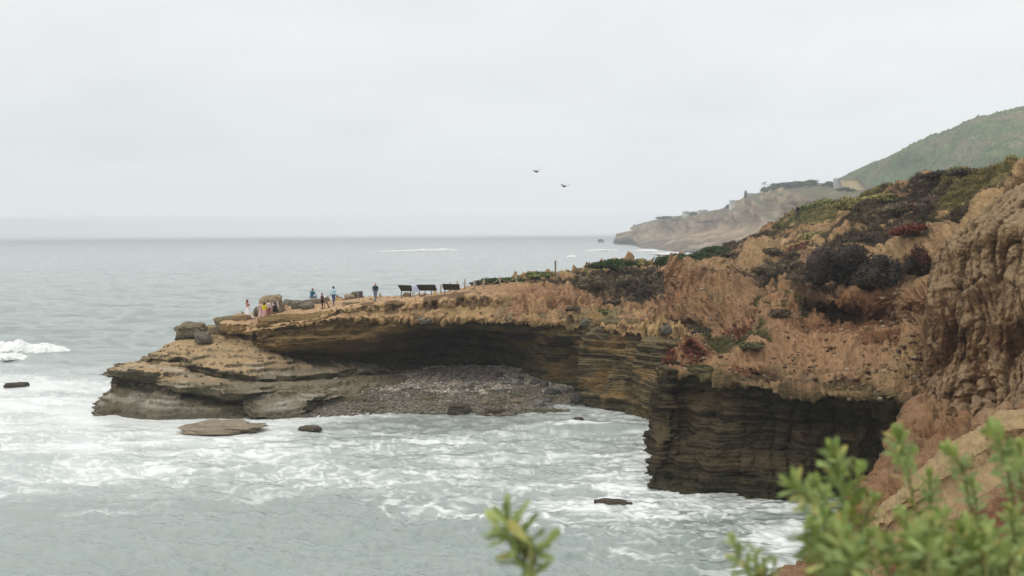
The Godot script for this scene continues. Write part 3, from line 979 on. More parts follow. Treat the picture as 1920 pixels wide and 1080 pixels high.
		c = c.lerp(pale, smoothstep(0.1, 0.5, streak) * 0.3 * smoothstep(7.5, 10.5, p.y))
		c = c.lerp(dark, smoothstep(0.15, 0.55, -streak) * 0.3 * smoothstep(7.5, 10.5, p.y))
		for q in P:
			if p.distance_squared_to(q.c) < q.reach:
				c = c.lerp(q.color, weight(q, p, mid + s * 0.4) * 0.88)
		var edge := 1.0 - smoothstep(6.3, 7.3, p.y + mid * 0.5)
		c = c.lerp(Color(0.1, 0.082, 0.042), edge * 0.75)
		var grit: float = noise.small.get_noise_3dv(p * 3.1)
		return c * (1.0 + s * 0.5 + mid * 0.2 + grit * 0.35)
	for i in rows.size():
		rows[i] = run_on(rows[i], [Vector3(26, 1.5, 6)])
	S.bluff = sheet(rows, 0.14, shape, paint, 0.16, 9.0)
	struct("bluff", S.bluff.mesh, M.rock, "eroded orange sandstone bluff with scrub on its slope")

	# the dark sea cliff under it
	var n0 := row([1278, 690, 82, 1238, 694, 64.4, 1290, 701, 62.9, 1350, 710, 60.9, 1420, 722, 58.9, 1490, 732, 56.9, 1560, 739, 55.9, 1640, 744, 54.9, 1720, 742, 53.9, 1800, 742, 52.6])
	var n1 := row([1278, 730, 82, 1235, 732, 64.6, 1288, 742, 63.2, 1350, 752, 61.4, 1420, 762, 59.5, 1490, 770, 57.6, 1560, 775, 56.8, 1640, 780, 56, 1720, 780, 55.5, 1800, 780, 55])
	var n2 := row([1278, 780, 82, 1241, 788, 64.4, 1285, 800, 62.8, 1350, 815, 60.6, 1420, 822, 59.4, 1490, 826, 58.6, 1560, 830, 58.2, 1640, 832, 57.4, 1720, 832, 56, 1800, 832, 55])
	var n3 := row([1278, 810, 82, 1221, 838, 62.8, 1270, 856, 61.6, 1340, 870, 59.6, 1420, 880, 58.2, 1490, 885, 58.4, 1560, 888, 58.4, 1640, 890, 57.9, 1720, 890, 56.5, 1800, 890, 55])
	var n4 := level(-0.2, [1278, 840, 1211, 913, 1258, 923, 1330, 936, 1420, 947, 1490, 946, 1560, 942, 1640, 944, 1720, 946, 1800, 948])
	var cliff_shape_near := func(p: Vector3, n: Vector3, u: float, v: float) -> Vector3:
		var q := cliff_shape(p, n, 0.9, 0.55)
		var side := smoothstep(-0.5, 0.5, -n.x + 0.2)
		var but: float = noise.gully.get_noise_2d(p.x * 0.45, p.z * 0.45)
		var joint: float = pow(1.0 - absf(noise.rill.get_noise_2d((p.x + p.z * 0.4) * 0.5, p.y * 0.07 + 9.0)), 12.0)
		q -= Vector3(n.x, 0, n.z) * joint * 0.45
		return q + Vector3(n.x, 0, n.z) * (but * 1.1 * (1.0 - smoothstep(2.0, 6.0, p.y)) * (0.4 + side))
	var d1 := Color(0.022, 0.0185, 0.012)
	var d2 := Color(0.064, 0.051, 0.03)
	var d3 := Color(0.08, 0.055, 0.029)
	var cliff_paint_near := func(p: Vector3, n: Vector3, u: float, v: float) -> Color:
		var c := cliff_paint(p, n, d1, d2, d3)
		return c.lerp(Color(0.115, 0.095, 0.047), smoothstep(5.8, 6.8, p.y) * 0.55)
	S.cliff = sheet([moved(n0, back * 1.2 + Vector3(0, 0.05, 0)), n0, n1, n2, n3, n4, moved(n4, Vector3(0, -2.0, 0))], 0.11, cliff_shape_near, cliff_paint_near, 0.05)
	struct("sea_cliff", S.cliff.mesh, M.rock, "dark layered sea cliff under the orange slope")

	# fluted sandstone face on the right
	var g := [
		row([1912, 342, 70, 1870, 362, 66, 1905, 345, 63, 1950, 335, 60, 2010, 325, 58, 2080, 320, 56]),
		row([1860, 390, 68, 1806, 428, 59, 1842, 408, 56, 1888, 398, 54, 1945, 395, 52, 2030, 390, 50]),
		row([1800, 440, 66, 1768, 462, 56, 1806, 446, 52, 1850, 432, 49.5, 1902, 428, 47.5, 1980, 425, 46]),
		row([1775, 520, 63, 1746, 520, 54, 1786, 508, 50.5, 1840, 494, 48.3, 1895, 486, 46.8, 1975, 485, 45]),
		row([1762, 600, 61, 1738, 600, 51.5, 1784, 594, 47.5, 1840, 588, 45, 1895, 588, 43.6, 1970, 588, 42]),
		row([1757, 680, 60, 1732, 680, 50, 1779, 676, 46.5, 1840, 670, 44.5, 1895, 668, 43.2, 1965, 668, 41.5]),
		row([1762, 740, 58, 1734, 745, 49, 1776, 752, 45, 1840, 742, 42.2, 1895, 736, 40.4, 1960, 730, 39]),
		row([1780, 820, 54, 1760, 815, 46, 1788, 830, 42.5, 1840, 822, 39.8, 1895, 810, 38, 1955, 800, 36]),
	]
	var pits := [[1862, 612, 0.75], [1770, 618, 0.5], [1835, 560, 0.4], [1755, 690, 0.5], [1865, 690, 0.7], [1815, 700, 0.5], [1800, 790, 0.6], [1900, 470, 0.8], [1690, 600, 0.5]]
	var holes := PackedVector3Array()
	for q in pits:
		holes.append(pt(q[0], q[1], 45.0 + (1862.0 - q[0]) * 0.03))
	var flutes := func(p: Vector3, n: Vector3, u: float, v: float) -> Vector3:
		var mid: float = noise.mid.get_noise_3dv(p)
		var big: float = noise.big.get_noise_3dv(p)
		var across := u + mid * 0.2 + big * 0.5
		var low := smoothstep(17.0, 13.0, p.y)
		var out: float = 0.1 - 1.25 * rills(across, v, 2.0, 7.0, 6.0) - 0.5 * rills(across + 40.0, v, 0.9, 7.0, 5.0)
		out *= 0.3 + 0.7 * smoothstep(19.0, 15.0, p.y)
		out += big * 1.0 + mid * 0.4 + noise.small.get_noise_3dv(p) * 0.17 + noise.small.get_noise_3dv(p * 2.3) * 0.07
		out += noise.block.get_noise_3d(p.x * 2.0 + mid, p.y * 1.3, p.z * 2.0) * 0.22 * low
		for k in holes.size():
			out -= pits[k][2] * 3.0 * exp(-p.distance_squared_to(holes[k]) / 1.0)
		return p + (n * 0.3 + Vector3(-0.5, 0.12, 0.75) * 0.75) * out
	var flute_paint := func(p: Vector3, n: Vector3, u: float, v: float) -> Color:
		var big: float = noise.big.get_noise_3dv(p)
		var mid: float = noise.mid.get_noise_3dv(p)
		var s: float = noise.small.get_noise_3dv(p * 1.6)
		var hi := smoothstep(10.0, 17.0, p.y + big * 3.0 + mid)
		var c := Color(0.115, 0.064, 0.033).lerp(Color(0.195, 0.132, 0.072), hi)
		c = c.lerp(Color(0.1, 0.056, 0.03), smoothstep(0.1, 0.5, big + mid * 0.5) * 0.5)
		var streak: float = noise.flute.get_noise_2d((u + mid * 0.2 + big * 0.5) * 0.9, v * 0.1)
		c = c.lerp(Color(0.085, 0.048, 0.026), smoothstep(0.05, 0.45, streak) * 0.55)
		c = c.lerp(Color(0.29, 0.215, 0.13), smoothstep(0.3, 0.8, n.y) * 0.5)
		return c * (1.0 + s * 0.45 + mid * 0.15 + noise.small.get_noise_3dv(p * 3.5) * 0.3)
	for i in g.size():
		g[i] = run_on(g[i], [Vector3(9, 0.6, 3), Vector3(34, 2, 12)])
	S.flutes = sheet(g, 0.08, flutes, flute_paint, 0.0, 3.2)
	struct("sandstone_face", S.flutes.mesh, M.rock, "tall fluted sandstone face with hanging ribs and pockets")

	# the dirt slope and the pale rib in front of it
	var h := [
		row([1780, 760, 56, 1740, 820, 52, 1690, 880, 48, 1650, 930, 45, 1620, 980, 42, 1580, 1050, 38, 1520, 1120, 35]),
		row([1736, 738, 49, 1702, 788, 44.5, 1652, 858, 40.5, 1612, 913, 37.5, 1576, 964, 34.5, 1522, 1035, 31, 1450, 1110, 28]),
		row([1800, 775, 43.5, 1760, 842, 38.5, 1712, 900, 34.5, 1668, 948, 31.5, 1640, 1000, 29, 1590, 1060, 27, 1520, 1130, 25]),
		row([1930, 770, 37, 1880, 850, 32.5, 1800, 900, 29.5, 1740, 960, 27.5, 1700, 1010, 25.5, 1650, 1070, 23.5, 1580, 1140, 21.5]),
		row([2040, 800, 32, 1980, 880, 28, 1880, 940, 26, 1800, 1000, 24, 1750, 1050, 22, 1700, 1110, 20, 1630, 1180, 18]),
	]
	var slope_shape := func(p: Vector3, n: Vector3, u: float, v: float) -> Vector3:
		var mid: float = noise.mid.get_noise_3dv(p)
		var f: float = noise.gully.get_noise_2d(v * 0.5 + mid * 0.5, u * 0.13)
		var out: float = noise.big.get_noise_3dv(p) * 0.7 + mid * 0.4 + 0.05 - 0.3 * rills(v + mid * 0.9, u, 2.4, 3.0, 5.0) + noise.small.get_noise_3dv(p) * 0.13
		out += noise.block.get_noise_3d(p.x * 1.8 + mid, p.y * 1.8, p.z * 1.8) * 0.2
		return p + n * out
	var slope_paint := func(p: Vector3, n: Vector3, u: float, v: float) -> Color:
		var big: float = noise.big.get_noise_3dv(p)
		var mid: float = noise.mid.get_noise_3dv(p)
		var s: float = noise.small.get_noise_3dv(p * 1.8)
		var c := Color(0.19, 0.105, 0.055).lerp(Color(0.25, 0.165, 0.098), clampf(big + mid * 0.7 + 0.2, 0.0, 1.0))
		c = c.lerp(Color(0.095, 0.05, 0.028), smoothstep(0.15, 0.5, noise.stain.get_noise_3dv(p * 2.0)) * 0.6)
		return c * (1.0 + s * 0.35)
	h.append(moved(h[4], Vector3(9, 1.4, 2)))
	h.append(moved(h[4], Vector3(32, 4, 8)))
	S.slope = sheet(h, 0.1, slope_shape, slope_paint, 0.0, 5.0)
	struct("dirt_slope", S.slope.mesh, M.rock, "brown dirt slope running down to the sea")
	var k := [
		row([1970, 775, 28, 1880, 830, 27, 1820, 870, 26, 1760, 920, 25, 1700, 975, 24, 1665, 1020, 23, 1630, 1070, 21, 1570, 1150, 19]),
		row([1945, 764, 24.4, 1852, 798, 23.2, 1782, 842, 22, 1722, 892, 21, 1662, 942, 20, 1638, 966, 19.5, 1602, 1030, 18, 1540, 1105, 16]),
		row([1955, 790, 22.8, 1864, 826, 21.8, 1794, 872, 20.8, 1734, 920, 20, 1676, 968, 19.2, 1650, 990, 18.8, 1612, 1048, 17.2, 1548, 1120, 15.4]),
		row([1970, 850, 22.4, 1890, 882, 21.2, 1815, 918, 20.4, 1755, 960, 19.6, 1700, 1000, 18.8, 1668, 1026, 18, 1622, 1085, 16.4, 1560, 1160, 14.6]),
		row([2040, 960, 17, 1960, 1000, 16, 1880, 1040, 15, 1830, 1080, 14, 1780, 1120, 13, 1740, 1150, 12.4, 1680, 1210, 11.4, 1620, 1290, 10]),
		row([2200, 1150, 11, 2150, 1230, 10, 2090, 1300, 9, 2050, 1360, 8.4, 2000, 1420, 7.8, 1950, 1480, 7.2, 1880, 1560, 6.6, 1760, 1680, 6]),
		row([2600, 1700, 6, 2540, 1800, 5.4, 2500, 1900, 5, 2450, 2000, 4.6, 2400, 2100, 4.3, 2300, 2250, 4, 2200, 2400, 3.6, 2000, 2600, 3.2]),
	]
	var rib_paint := func(p: Vector3, n: Vector3, u: float, v: float) -> Color:
		var big: float = noise.big.get_noise_3dv(p)
		var mid: float = noise.mid.get_noise_3dv(p * 1.3)
		var s: float = noise.small.get_noise_3dv(p * 2.5)
		var rib := 1.0 - smoothstep(1.6, 2.6, v - 3.4 + mid * 0.9)
		var c := Color(0.125, 0.046, 0.026).lerp(Color(0.165, 0.085, 0.048), clampf(mid + 0.4, 0.0, 1.0))
		c = c.lerp(Color(0.31, 0.225, 0.125), rib)
		return c * (1.0 + s * 0.35)
	var rib_shape := func(p: Vector3, n: Vector3, u: float, v: float) -> Vector3:
		var mid: float = noise.mid.get_noise_3dv(p * 1.2)
		return p + n * (noise.big.get_noise_3dv(p * 1.4) * 0.35 + mid * 0.22 + noise.small.get_noise_3dv(p * 1.5) * 0.1)
	for i in k.size():
		var turned: PackedVector3Array = k[i]
		turned.reverse()
		k[i] = run_on(turned, [Vector3(6, 0.7, 1.5), Vector3(26, 3, 6)])
	S.rib = sheet(k, 0.08, rib_shape, rib_paint, 0.0, 3.0)
	struct("rock_rib", S.rib.mesh, M.rock, "pale rock rib over red earth in front of the dirt slope")


func far_coast() -> void:
	var ridge := row([1152, 447, 1900, 1165, 437, 1850, 1185, 432, 1750, 1197, 421, 1650, 1235, 413, 1550, 1262, 408, 1450, 1300, 404, 1350, 1330, 398, 1280, 1365, 391, 1220, 1395, 375, 1150, 1425, 365, 1100, 1455, 352, 1050, 1490, 350, 1000, 1530, 349, 960, 1580, 352, 900, 1650, 356, 830, 1720, 356, 760, 1800, 352, 700])
	var brow := row([1150, 450, 1890, 1163, 443, 1830, 1183, 438, 1720, 1197, 428, 1600, 1240, 420, 1500, 1268, 417, 1400, 1306, 413, 1290, 1340, 408, 1220, 1375, 402, 1150, 1408, 392, 1080, 1440, 382, 1020, 1470, 374, 970, 1505, 372, 920, 1545, 374, 880, 1590, 376, 830, 1655, 378, 770, 1725, 378, 710, 1805, 376, 650])
	var face := row([1150, 452, 1880, 1162, 448, 1810, 1182, 447, 1690, 1200, 447, 1560, 1243, 444, 1440, 1275, 440, 1330, 1315, 436, 1220, 1350, 433, 1140, 1385, 430, 1070, 1418, 425, 1010, 1450, 420, 950, 1480, 416, 900, 1515, 414, 860, 1555, 412, 820, 1600, 410, 780, 1665, 410, 720, 1735, 410, 660, 1810, 410, 600])
	var toe := level(0.0, [1150, 454.5, 1162, 455, 1180, 457, 1200, 464.5, 1225, 466, 1250, 470, 1280, 473, 1310, 477, 1345, 480, 1385, 484, 1420, 488, 1460, 492, 1500, 496, 1545, 500, 1600, 505, 1670, 510, 1740, 515, 1815, 520])
	var away := Vector3(60, 0, -240)
	var land_paint := func(p: Vector3, n: Vector3, u: float, v: float) -> Color:
		var b: float = noise.big.get_noise_3dv(p * 0.16)
		var m: float = noise.mid.get_noise_3d(p.x * 0.2, p.y * 0.5, p.z * 0.2)
		var k := beds(p.y + b * 14.0, 5.0)
		var c := Color(0.19, 0.12, 0.072).lerp(Color(0.4, 0.3, 0.19), clampf(k * 0.9 + m * 0.9 - 0.1, 0.0, 1.0))
		c = c.lerp(Color(0.19, 0.095, 0.055), smoothstep(0.0, 0.5, b + m * 0.3) * 0.5)
		c = c.lerp(Color(0.085, 0.07, 0.055), (1.0 - smoothstep(4.0, 15.0, p.y + m * 9.0)) * 0.85)
		c = c.lerp(Color(0.42, 0.34, 0.24), smoothstep(0.05, 0.4, noise.gully.get_noise_2d(u * 0.04 + v * 0.03, v * 0.01)) * 0.6)
		c = c.lerp(Color(0.12, 0.085, 0.06), smoothstep(0.1, 0.45, noise.gully.get_noise_2d(u * 0.05 + v * 0.03 + 60.0, v * 0.012)) * 0.6)
		var veg := smoothstep(0.62, 0.9, n.y + m * 0.25) * smoothstep(18.0, 40.0, p.y)
		c = c.lerp(Color(0.085, 0.085, 0.042), veg * 0.9)
		return c * (1.0 + m * 0.3)
	var land_shape := func(p: Vector3, n: Vector3, u: float, v: float) -> Vector3:
		var g: float = noise.gully.get_noise_2d(u * 0.016, v * 0.004)
		var b: float = noise.big.get_noise_3dv(p * 0.1)
		var m: float = noise.mid.get_noise_3dv(p * 0.12)
		var big := smoothstep(0.0, 120.0, u)
		return p + n * ((absf(g) - 0.2) * 20.0 + noise.gully.get_noise_2d(u * 0.05, v * 0.012) * 4.0 + (beds(p.y + b * 5.0, 6.0) - 0.5) * 5.0 + b * 4.0 + m * 3.0 + noise.small.get_noise_3dv(p * 0.2) * 1.2) * smoothstep(-1.0, 6.0, p.y) * (1.0 - smoothstep(0.45, 0.9, n.y) * 0.85) * lerpf(0.25, 1.0, big)
	S.coast = sheet([at_height(ridge, -5.0, away * 1.6), moved(ridge, away * 0.35 + Vector3(0, -1.0, 0)), ridge, brow, face, toe, moved(toe, Vector3(0, -8, 20))], 7.0, land_shape, land_paint, 3.2)
	struct("far_coast", S.coast.mesh, M.far, "hazy headland of pale banded cliffs across the water")
	# the green hill behind it
	var top := row([1560, 354, 1060, 1592, 334, 1050, 1650, 308, 1000, 1710, 282, 920, 1780, 252, 900, 1830, 232, 880, 1880, 221, 870, 1925, 212, 860, 2010, 196, 840, 2120, 180, 820, 2260, 176, 800])
	var mid := row([1560, 362, 1010, 1600, 350, 1000, 1655, 335, 960, 1715, 318, 900, 1785, 295, 840, 1840, 280, 780, 1890, 270, 750, 1935, 262, 740, 2030, 250, 720, 2150, 240, 700, 2300, 232, 680])
	var low := row([1560, 368, 990, 1605, 368, 960, 1660, 364, 900, 1720, 358, 830, 1790, 345, 760, 1850, 335, 690, 1900, 325, 620, 1950, 318, 600, 2060, 310, 570, 2190, 305, 540, 2350, 300, 520])
	var hill_paint := func(p: Vector3, n: Vector3, u: float, v: float) -> Color:
		var m: float = noise.mid.get_noise_3dv(p * 0.16)
		var b: float = noise.big.get_noise_3dv(p * 0.15)
		var s: float = noise.small.get_noise_3dv(p * 0.25)
		var c := Color(0.07, 0.11, 0.05).lerp(Color(0.125, 0.165, 0.08), clampf(0.5 + m * 0.8, 0.0, 1.0))
		c = c.lerp(Color(0.2, 0.15, 0.11), smoothstep(0.0, 0.4, b + s * 0.5) * 0.7)
		c = c.lerp(Color(0.045, 0.075, 0.035), smoothstep(0.05, 0.4, noise.stain.get_noise_3dv(p * 0.35)) * 0.6)
		return c * (1.0 + s * 0.7)
	var hill_shape := func(p: Vector3, n: Vector3, u: float, v: float) -> Vector3:
		var s: float = noise.small.get_noise_3dv(p * 0.22)
		return p + Vector3(0, 1, 0) * (noise.big.get_noise_3dv(p * 0.08) * 9.0 + maxf(s, -0.1) * 3.4 + noise.mid.get_noise_3dv(p * 0.2) * 2.0)
	S.hill = sheet([at_height(top, 0.0, Vector3(120, 0, -300)), moved(top, Vector3(40, -4, -110)), top, mid, low, at_height(low, 0.0, Vector3(-10, 0, 60))], 2.6, hill_shape, hill_paint)
	struct("hill", S.hill.mesh, M.far, "long green hill fading into the haze")


# ---------------------------------------------------------------- people
class Body:
	var caps := []          # [from, to, radius, radius, colour]

	func limb(a: Vector3, b: Vector3, ra: float, rb: float, c: Color) -> void:
		caps.append([a, b, ra, rb, c])

	func mesh(cell: float, scene) -> ArrayMesh:      # one skin round all the limbs (surface nets)
		var lo := Vector3.ONE * 1e9
		var hi := -lo
		for q in caps:
			var r: float = maxf(q[2], q[3]) + cell * 2.0
			lo = lo.min(q[0].min(q[1]) - Vector3.ONE * r)
			hi = hi.max(q[0].max(q[1]) + Vector3.ONE * r)
		var n := Vector3i(((hi - lo) / cell).ceil()) + Vector3i.ONE
		var f := PackedFloat32Array()
		f.resize(n.x * n.y * n.z)
		f.fill(0.12)
		var soft := 0.035
		for q in caps:
			var a: Vector3 = q[0]
			var ab: Vector3 = q[1] - a
			var l2 := maxf(ab.length_squared(), 1e-9)
			var r: float = maxf(q[2], q[3]) + 0.1
			var i0 := Vector3i((q[0].min(q[1]) - Vector3.ONE * r - lo) / cell).max(Vector3i.ZERO)
			var i1 := Vector3i((q[0].max(q[1]) + Vector3.ONE * r - lo) / cell).min(n - Vector3i.ONE)
			for z in range(i0.z, i1.z + 1):
				for y in range(i0.y, i1.y + 1):
					for x in range(i0.x, i1.x + 1):
						var p := lo + Vector3(x, y, z) * cell
						var t := clampf((p - a).dot(ab) / l2, 0.0, 1.0)
						var d := p.distance_to(a + ab * t) - lerpf(q[2], q[3], t)
						var k := (z * n.y + y) * n.x + x
						var e := f[k]
						var h := maxf(soft - absf(d - e), 0.0) / soft
						f[k] = minf(d, e) - h * h * soft * 0.25
		var v := PackedVector3Array()
		var col := PackedColorArray()
		var cell_at := {}
		var ix := PackedInt32Array()
		var step := [1, n.x, n.x * n.y]
		for z in n.z - 1:
			for y in n.y - 1:
				for x in n.x - 1:
					var k := (z * n.y + y) * n.x + x
					var inside := 0
					for c in 8:
						if f[k + (c & 1) + ((c >> 1) & 1) * step[1] + (c >> 2) * step[2]] < 0.0:
							inside += 1
					if inside == 0 or inside == 8:
						continue
					var sum := Vector3.ZERO
					var count := 0
					for c in 8:
						for axis in 3:
							if c & (1 << axis):
								continue
							var o := Vector3(c & 1, (c >> 1) & 1, c >> 2)
							var ka: int = k + (c & 1) + ((c >> 1) & 1) * step[1] + (c >> 2) * step[2]
							var fa := f[ka]
							var fb := f[ka + step[axis]]
							if (fa < 0.0) != (fb < 0.0):
								o[axis] += fa / (fa - fb)
								sum += o
								count += 1
					var p := lo + (Vector3(x, y, z) + sum / count) * cell
					cell_at[k] = v.size()
					v.append(p)
					var best := 1e9
					var color := Color.WHITE
					for q in caps:
						var ab: Vector3 = q[1] - q[0]
						var t := clampf((p - q[0]).dot(ab) / maxf(ab.length_squared(), 1e-9), 0.0, 1.0)
						var d: float = absf(p.distance_to(q[0] + ab * t) - lerpf(q[2], q[3], t))
						if d < best:
							best = d
							color = q[4]
					col.append(color)
		for k in cell_at:
			for axis in 3:
				var b: int = step[(axis + 1) % 3]
				var c: int = step[(axis + 2) % 3]
				if not (cell_at.has(k - b) and cell_at.has(k - c) and cell_at.has(k - b - c)):
					continue
				var fa := f[k]
				var fb := f[k + step[axis]]
				if (fa < 0.0) == (fb < 0.0):
					continue
				var q0: int = cell_at[k]
				var q1: int = cell_at[k - b]
				var q2: int = cell_at[k - b - c]
				var q3: int = cell_at[k - c]
				if fa < 0.0:
					ix.append_array([q0, q2, q1, q0, q3, q2])
				else:
					ix.append_array([q0, q1, q2, q0, q2, q3])
		var st := SurfaceTool.new()
		st.create_from_arrays(scene.arrays(v, col, ix))
		st.generate_normals()
		return st.commit()


func arrays(v: PackedVector3Array, c: PackedColorArray, ix: PackedInt32Array) -> Array:
	var a := []
	a.resize(Mesh.ARRAY_MAX)
	a[Mesh.ARRAY_VERTEX] = v
	a[Mesh.ARRAY_COLOR] = c
	a[Mesh.ARRAY_INDEX] = ix
	return a


const SKIN := Color(0.42, 0.24, 0.17)


# look: top, legs, shoes, hair colours; skirt: [waist, hem, waist radius, hem radius, colour]; pose numbers are metres
func person(x: float, y: float, tall: float, turn: float, label: String, look: Dictionary, group := "") -> Node3D:
	var o := thing("person", S[look.get("on", "top")].spot(self, x, y), label, "person", group)
	o.rotation.y = turn
	o.scale = Vector3.ONE * (tall / 1.62)
	var top: Color = look.top
	var legs: Color = look.legs
	var sleeve: Color = look.get("sleeve", top)
	var stride: float = look.get("stride", 0.08)
	var lean: float = look.get("lean", 0.0)
	var sit: bool = look.get("sit", false)
	var b := Body.new()
	var hip := Vector3(0, 0.93, 0)
	if sit:
		hip.y = 0.5
	var chest := hip + Vector3(0, 0.38, lean)
	var neck := hip + Vector3(0, 0.55, lean * 1.5)
	var head := neck + Vector3(0, 0.14, lean * 0.6 + 0.02)
	var bulk: float = look.get("bulk", 1.0)
	b.limb(hip + Vector3(-0.07, 0.02, 0), hip + Vector3(0.07, 0.02, 0), 0.125 * bulk, 0.125 * bulk, legs)
	b.limb(hip + Vector3(0, 0.14, 0), chest, 0.125 * bulk, 0.135 * bulk, top)
	b.limb(chest + Vector3(-0.1, 0.06, 0), chest + Vector3(0.1, 0.06, 0), 0.105 * bulk, 0.105 * bulk, top)
	b.limb(neck + Vector3(0, -0.03, 0), neck + Vector3(0, 0.05, 0), 0.055, 0.05, SKIN)
	b.limb(head + Vector3(0, -0.035, 0.015), head + Vector3(0, 0.03, 0), 0.078, 0.092, SKIN)
	b.limb(head + Vector3(0, -0.02, 0.09), head + Vector3(0, -0.035, 0.105), 0.016, 0.018, SKIN)
	for side in [-1.0, 1.0]:
		var hipj := hip + Vector3(0.095 * side, -0.02, 0)
		var knee := hip + Vector3(0.1 * side, -0.44, stride * side * 0.6 + 0.03)
		var ankle := Vector3(0.1 * side, 0.08, stride * side * 1.5 - 0.02)
		if sit:
			knee = hip + Vector3(0.13 * side, 0.02, 0.42)
			ankle = knee + Vector3(0, -0.42, 0.06 - 0.05 * side)
		b.limb(hipj, knee, 0.088 * bulk, 0.06, legs)
		b.limb(knee, ankle, 0.058, 0.042, look.get("shin", legs))
		b.limb(ankle + Vector3(0, -0.03, -0.03), ankle + Vector3(0.01 * side, -0.045, 0.14), 0.042, 0.032, look.get("shoes", Color(0.05, 0.04, 0.035)))
		var sh := chest + Vector3(0.175 * bulk * side, 0.1, 0)
		var reach: Array = look.get("arms", [[0.06, -0.27, -0.02], [0.02, -0.24, 0.06]])
		if side > 0.0 and look.has("arm2"):
			reach = look.arm2
		var el := sh + Vector3(reach[0][0] * side, reach[0][1], reach[0][2])
		var wr := el + Vector3(reach[1][0] * side, reach[1][1], reach[1][2])
		b.limb(sh, el, 0.055 * bulk, 0.043, sleeve)
		b.limb(el, wr, 0.042, 0.03, look.get("fore", sleeve))
		var way := (wr - el).normalized()
		b.limb(wr, wr + way * 0.09, 0.034, 0.026, SKIN)
		b.limb(wr + way * 0.1, wr + way * 0.17, 0.02, 0.014, SKIN)
		b.limb(wr + way * 0.03, wr + way * 0.09 + Vector3(-0.045 * side, 0, 0.02), 0.016, 0.012, SKIN)
	put("body", b.mesh(0.027, self), M.plain, o)
	var hair := Body.new()
	var hc: Color = look.get("hair", Color(0.03, 0.022, 0.018))
	hair.limb(head + Vector3(0, 0.05, -0.03), head + Vector3(0, 0.02, -0.035), 0.09, 0.088, hc)
	if look.get("long", false):
		hair.limb(head + Vector3(0, -0.02, -0.06), neck + Vector3(0, -0.16, -0.09), 0.075, 0.06, hc)
	put("hair", hair.mesh(0.024, self), M.plain, o)
	if look.has("skirt"):
		var k: Array = look.skirt
		put("skirt", lathe([[k[2], k[0]], [lerpf(k[2], k[3], 0.3), lerpf(k[0], k[1], 0.3)], [lerpf(k[2], k[3], 0.65), lerpf(k[0], k[1], 0.65)], [k[3], k[1]], [k[3] * 0.93, k[1] + 0.01]], 28, k[4], 0.12, look.get("sway", 0.0)), M.plain, o)
	if look.has("pack"):
		var pk := Body.new()
		pk.limb(chest + Vector3(0, 0.06, -0.17), chest + Vector3(0, -0.2, -0.17), 0.11, 0.12, look.pack)
		put("backpack", pk.mesh(0.03, self), M.plain, o)
	return o


func lathe(profile: Array, sides: int, color: Color, pleat := 0.0, sway := 0.0) -> ArrayMesh:
	var v := PackedVector3Array()
	var c := PackedColorArray()
	var ix := PackedInt32Array()
	for i in profile.size():
		for j in sides + 1:
			var a := TAU * j / sides
			var r: float = profile[i][0] * (1.0 + pleat * sin(a * 7.0) * i / profile.size())
			v.append(Vector3(cos(a) * r + sway * i * i * 0.02, profile[i][1], sin(a) * r))
			c.append(color * (1.0 + 0.1 * sin(a * 7.0)))
	for i in profile.size() - 1:
		for j in sides:
			var q := i * (sides + 1) + j
			ix.append_array([q, q + 1, q + sides + 1, q + 1, q + sides + 2, q + sides + 1])
	var st := SurfaceTool.new()
	st.create_from_arrays(arrays(v, c, ix))
	st.generate_normals()
	return st.commit()


# ---------------------------------------------------------------- small building blocks
func bar(a: Vector3, b: Vector3, ra: float, rb: float, sides := 7) -> ArrayMesh:
	return tube([a, b], [ra, rb], sides, Color.WHITE)


func tube(path: Array, radii: Array, sides: int, color: Color) -> ArrayMesh:
	var v := PackedVector3Array()
	var c := PackedColorArray()
	var ix := PackedInt32Array()
	for i in path.size():
		var way: Vector3 = (path[mini(i + 1, path.size() - 1)] - path[maxi(i - 1, 0)]).normalized()
		var side := way.cross(Vector3.UP if absf(way.y) < 0.9 else Vector3.RIGHT).normalized()
		var over := side.cross(way)
		for j in sides:
			var a := TAU * j / sides
			v.append(path[i] + (side * cos(a) + over * sin(a)) * radii[i])
			c.append(color)
	for i in path.size() - 1:
		for j in sides:
			var q := i * sides + j
			var q2 := i * sides + (j + 1) % sides
			ix.append_array([q, q2, q + sides, q2, q2 + sides, q + sides])
	for end in [0, path.size() - 1]:
		var m := v.size()
		v.append(path[end])
		c.append(color)
		for j in sides:
			var q: int = end * sides + j
			var q2: int = end * sides + (j + 1) % sides
			if end == 0:
				ix.append_array([m, q2, q])
			else:
				ix.append_array([m, q, q2])
	var st := SurfaceTool.new()
	st.create_from_arrays(arrays(v, c, ix))
	st.generate_normals()
	return st.commit()


func slab(corners: Array, thick: Vector3) -> ArrayMesh:    # a flat board between four corners
	var st := SurfaceTool.new()
	st.begin(Mesh.PRIMITIVE_TRIANGLES)
	st.set_smooth_group(-1)
	var p := []
	for q in corners:
		p.append(q)
	for q in corners:
		p.append(q + thick)
	var mid := Vector3.ZERO
	for q in p:
		mid += q / 8.0
	for f in [[0, 1, 2, 3], [4, 7, 6, 5], [0, 4, 5, 1], [1, 5, 6, 2], [2, 6, 7, 3], [3, 7, 4, 0]]:
		var a: Vector3 = p[f[0]]
		var b: Vector3 = p[f[1]]
		var c: Vector3 = p[f[2]]
		var d: Vector3 = p[f[3]]
		if (b - a).cross(c - a).dot(a - mid) > 0.0:
			var e := b
			b = d
			d = e
		for q in [a, b, c, a, c, d]:
			st.add_vertex(q)
	st.generate_normals()
	return st.commit()


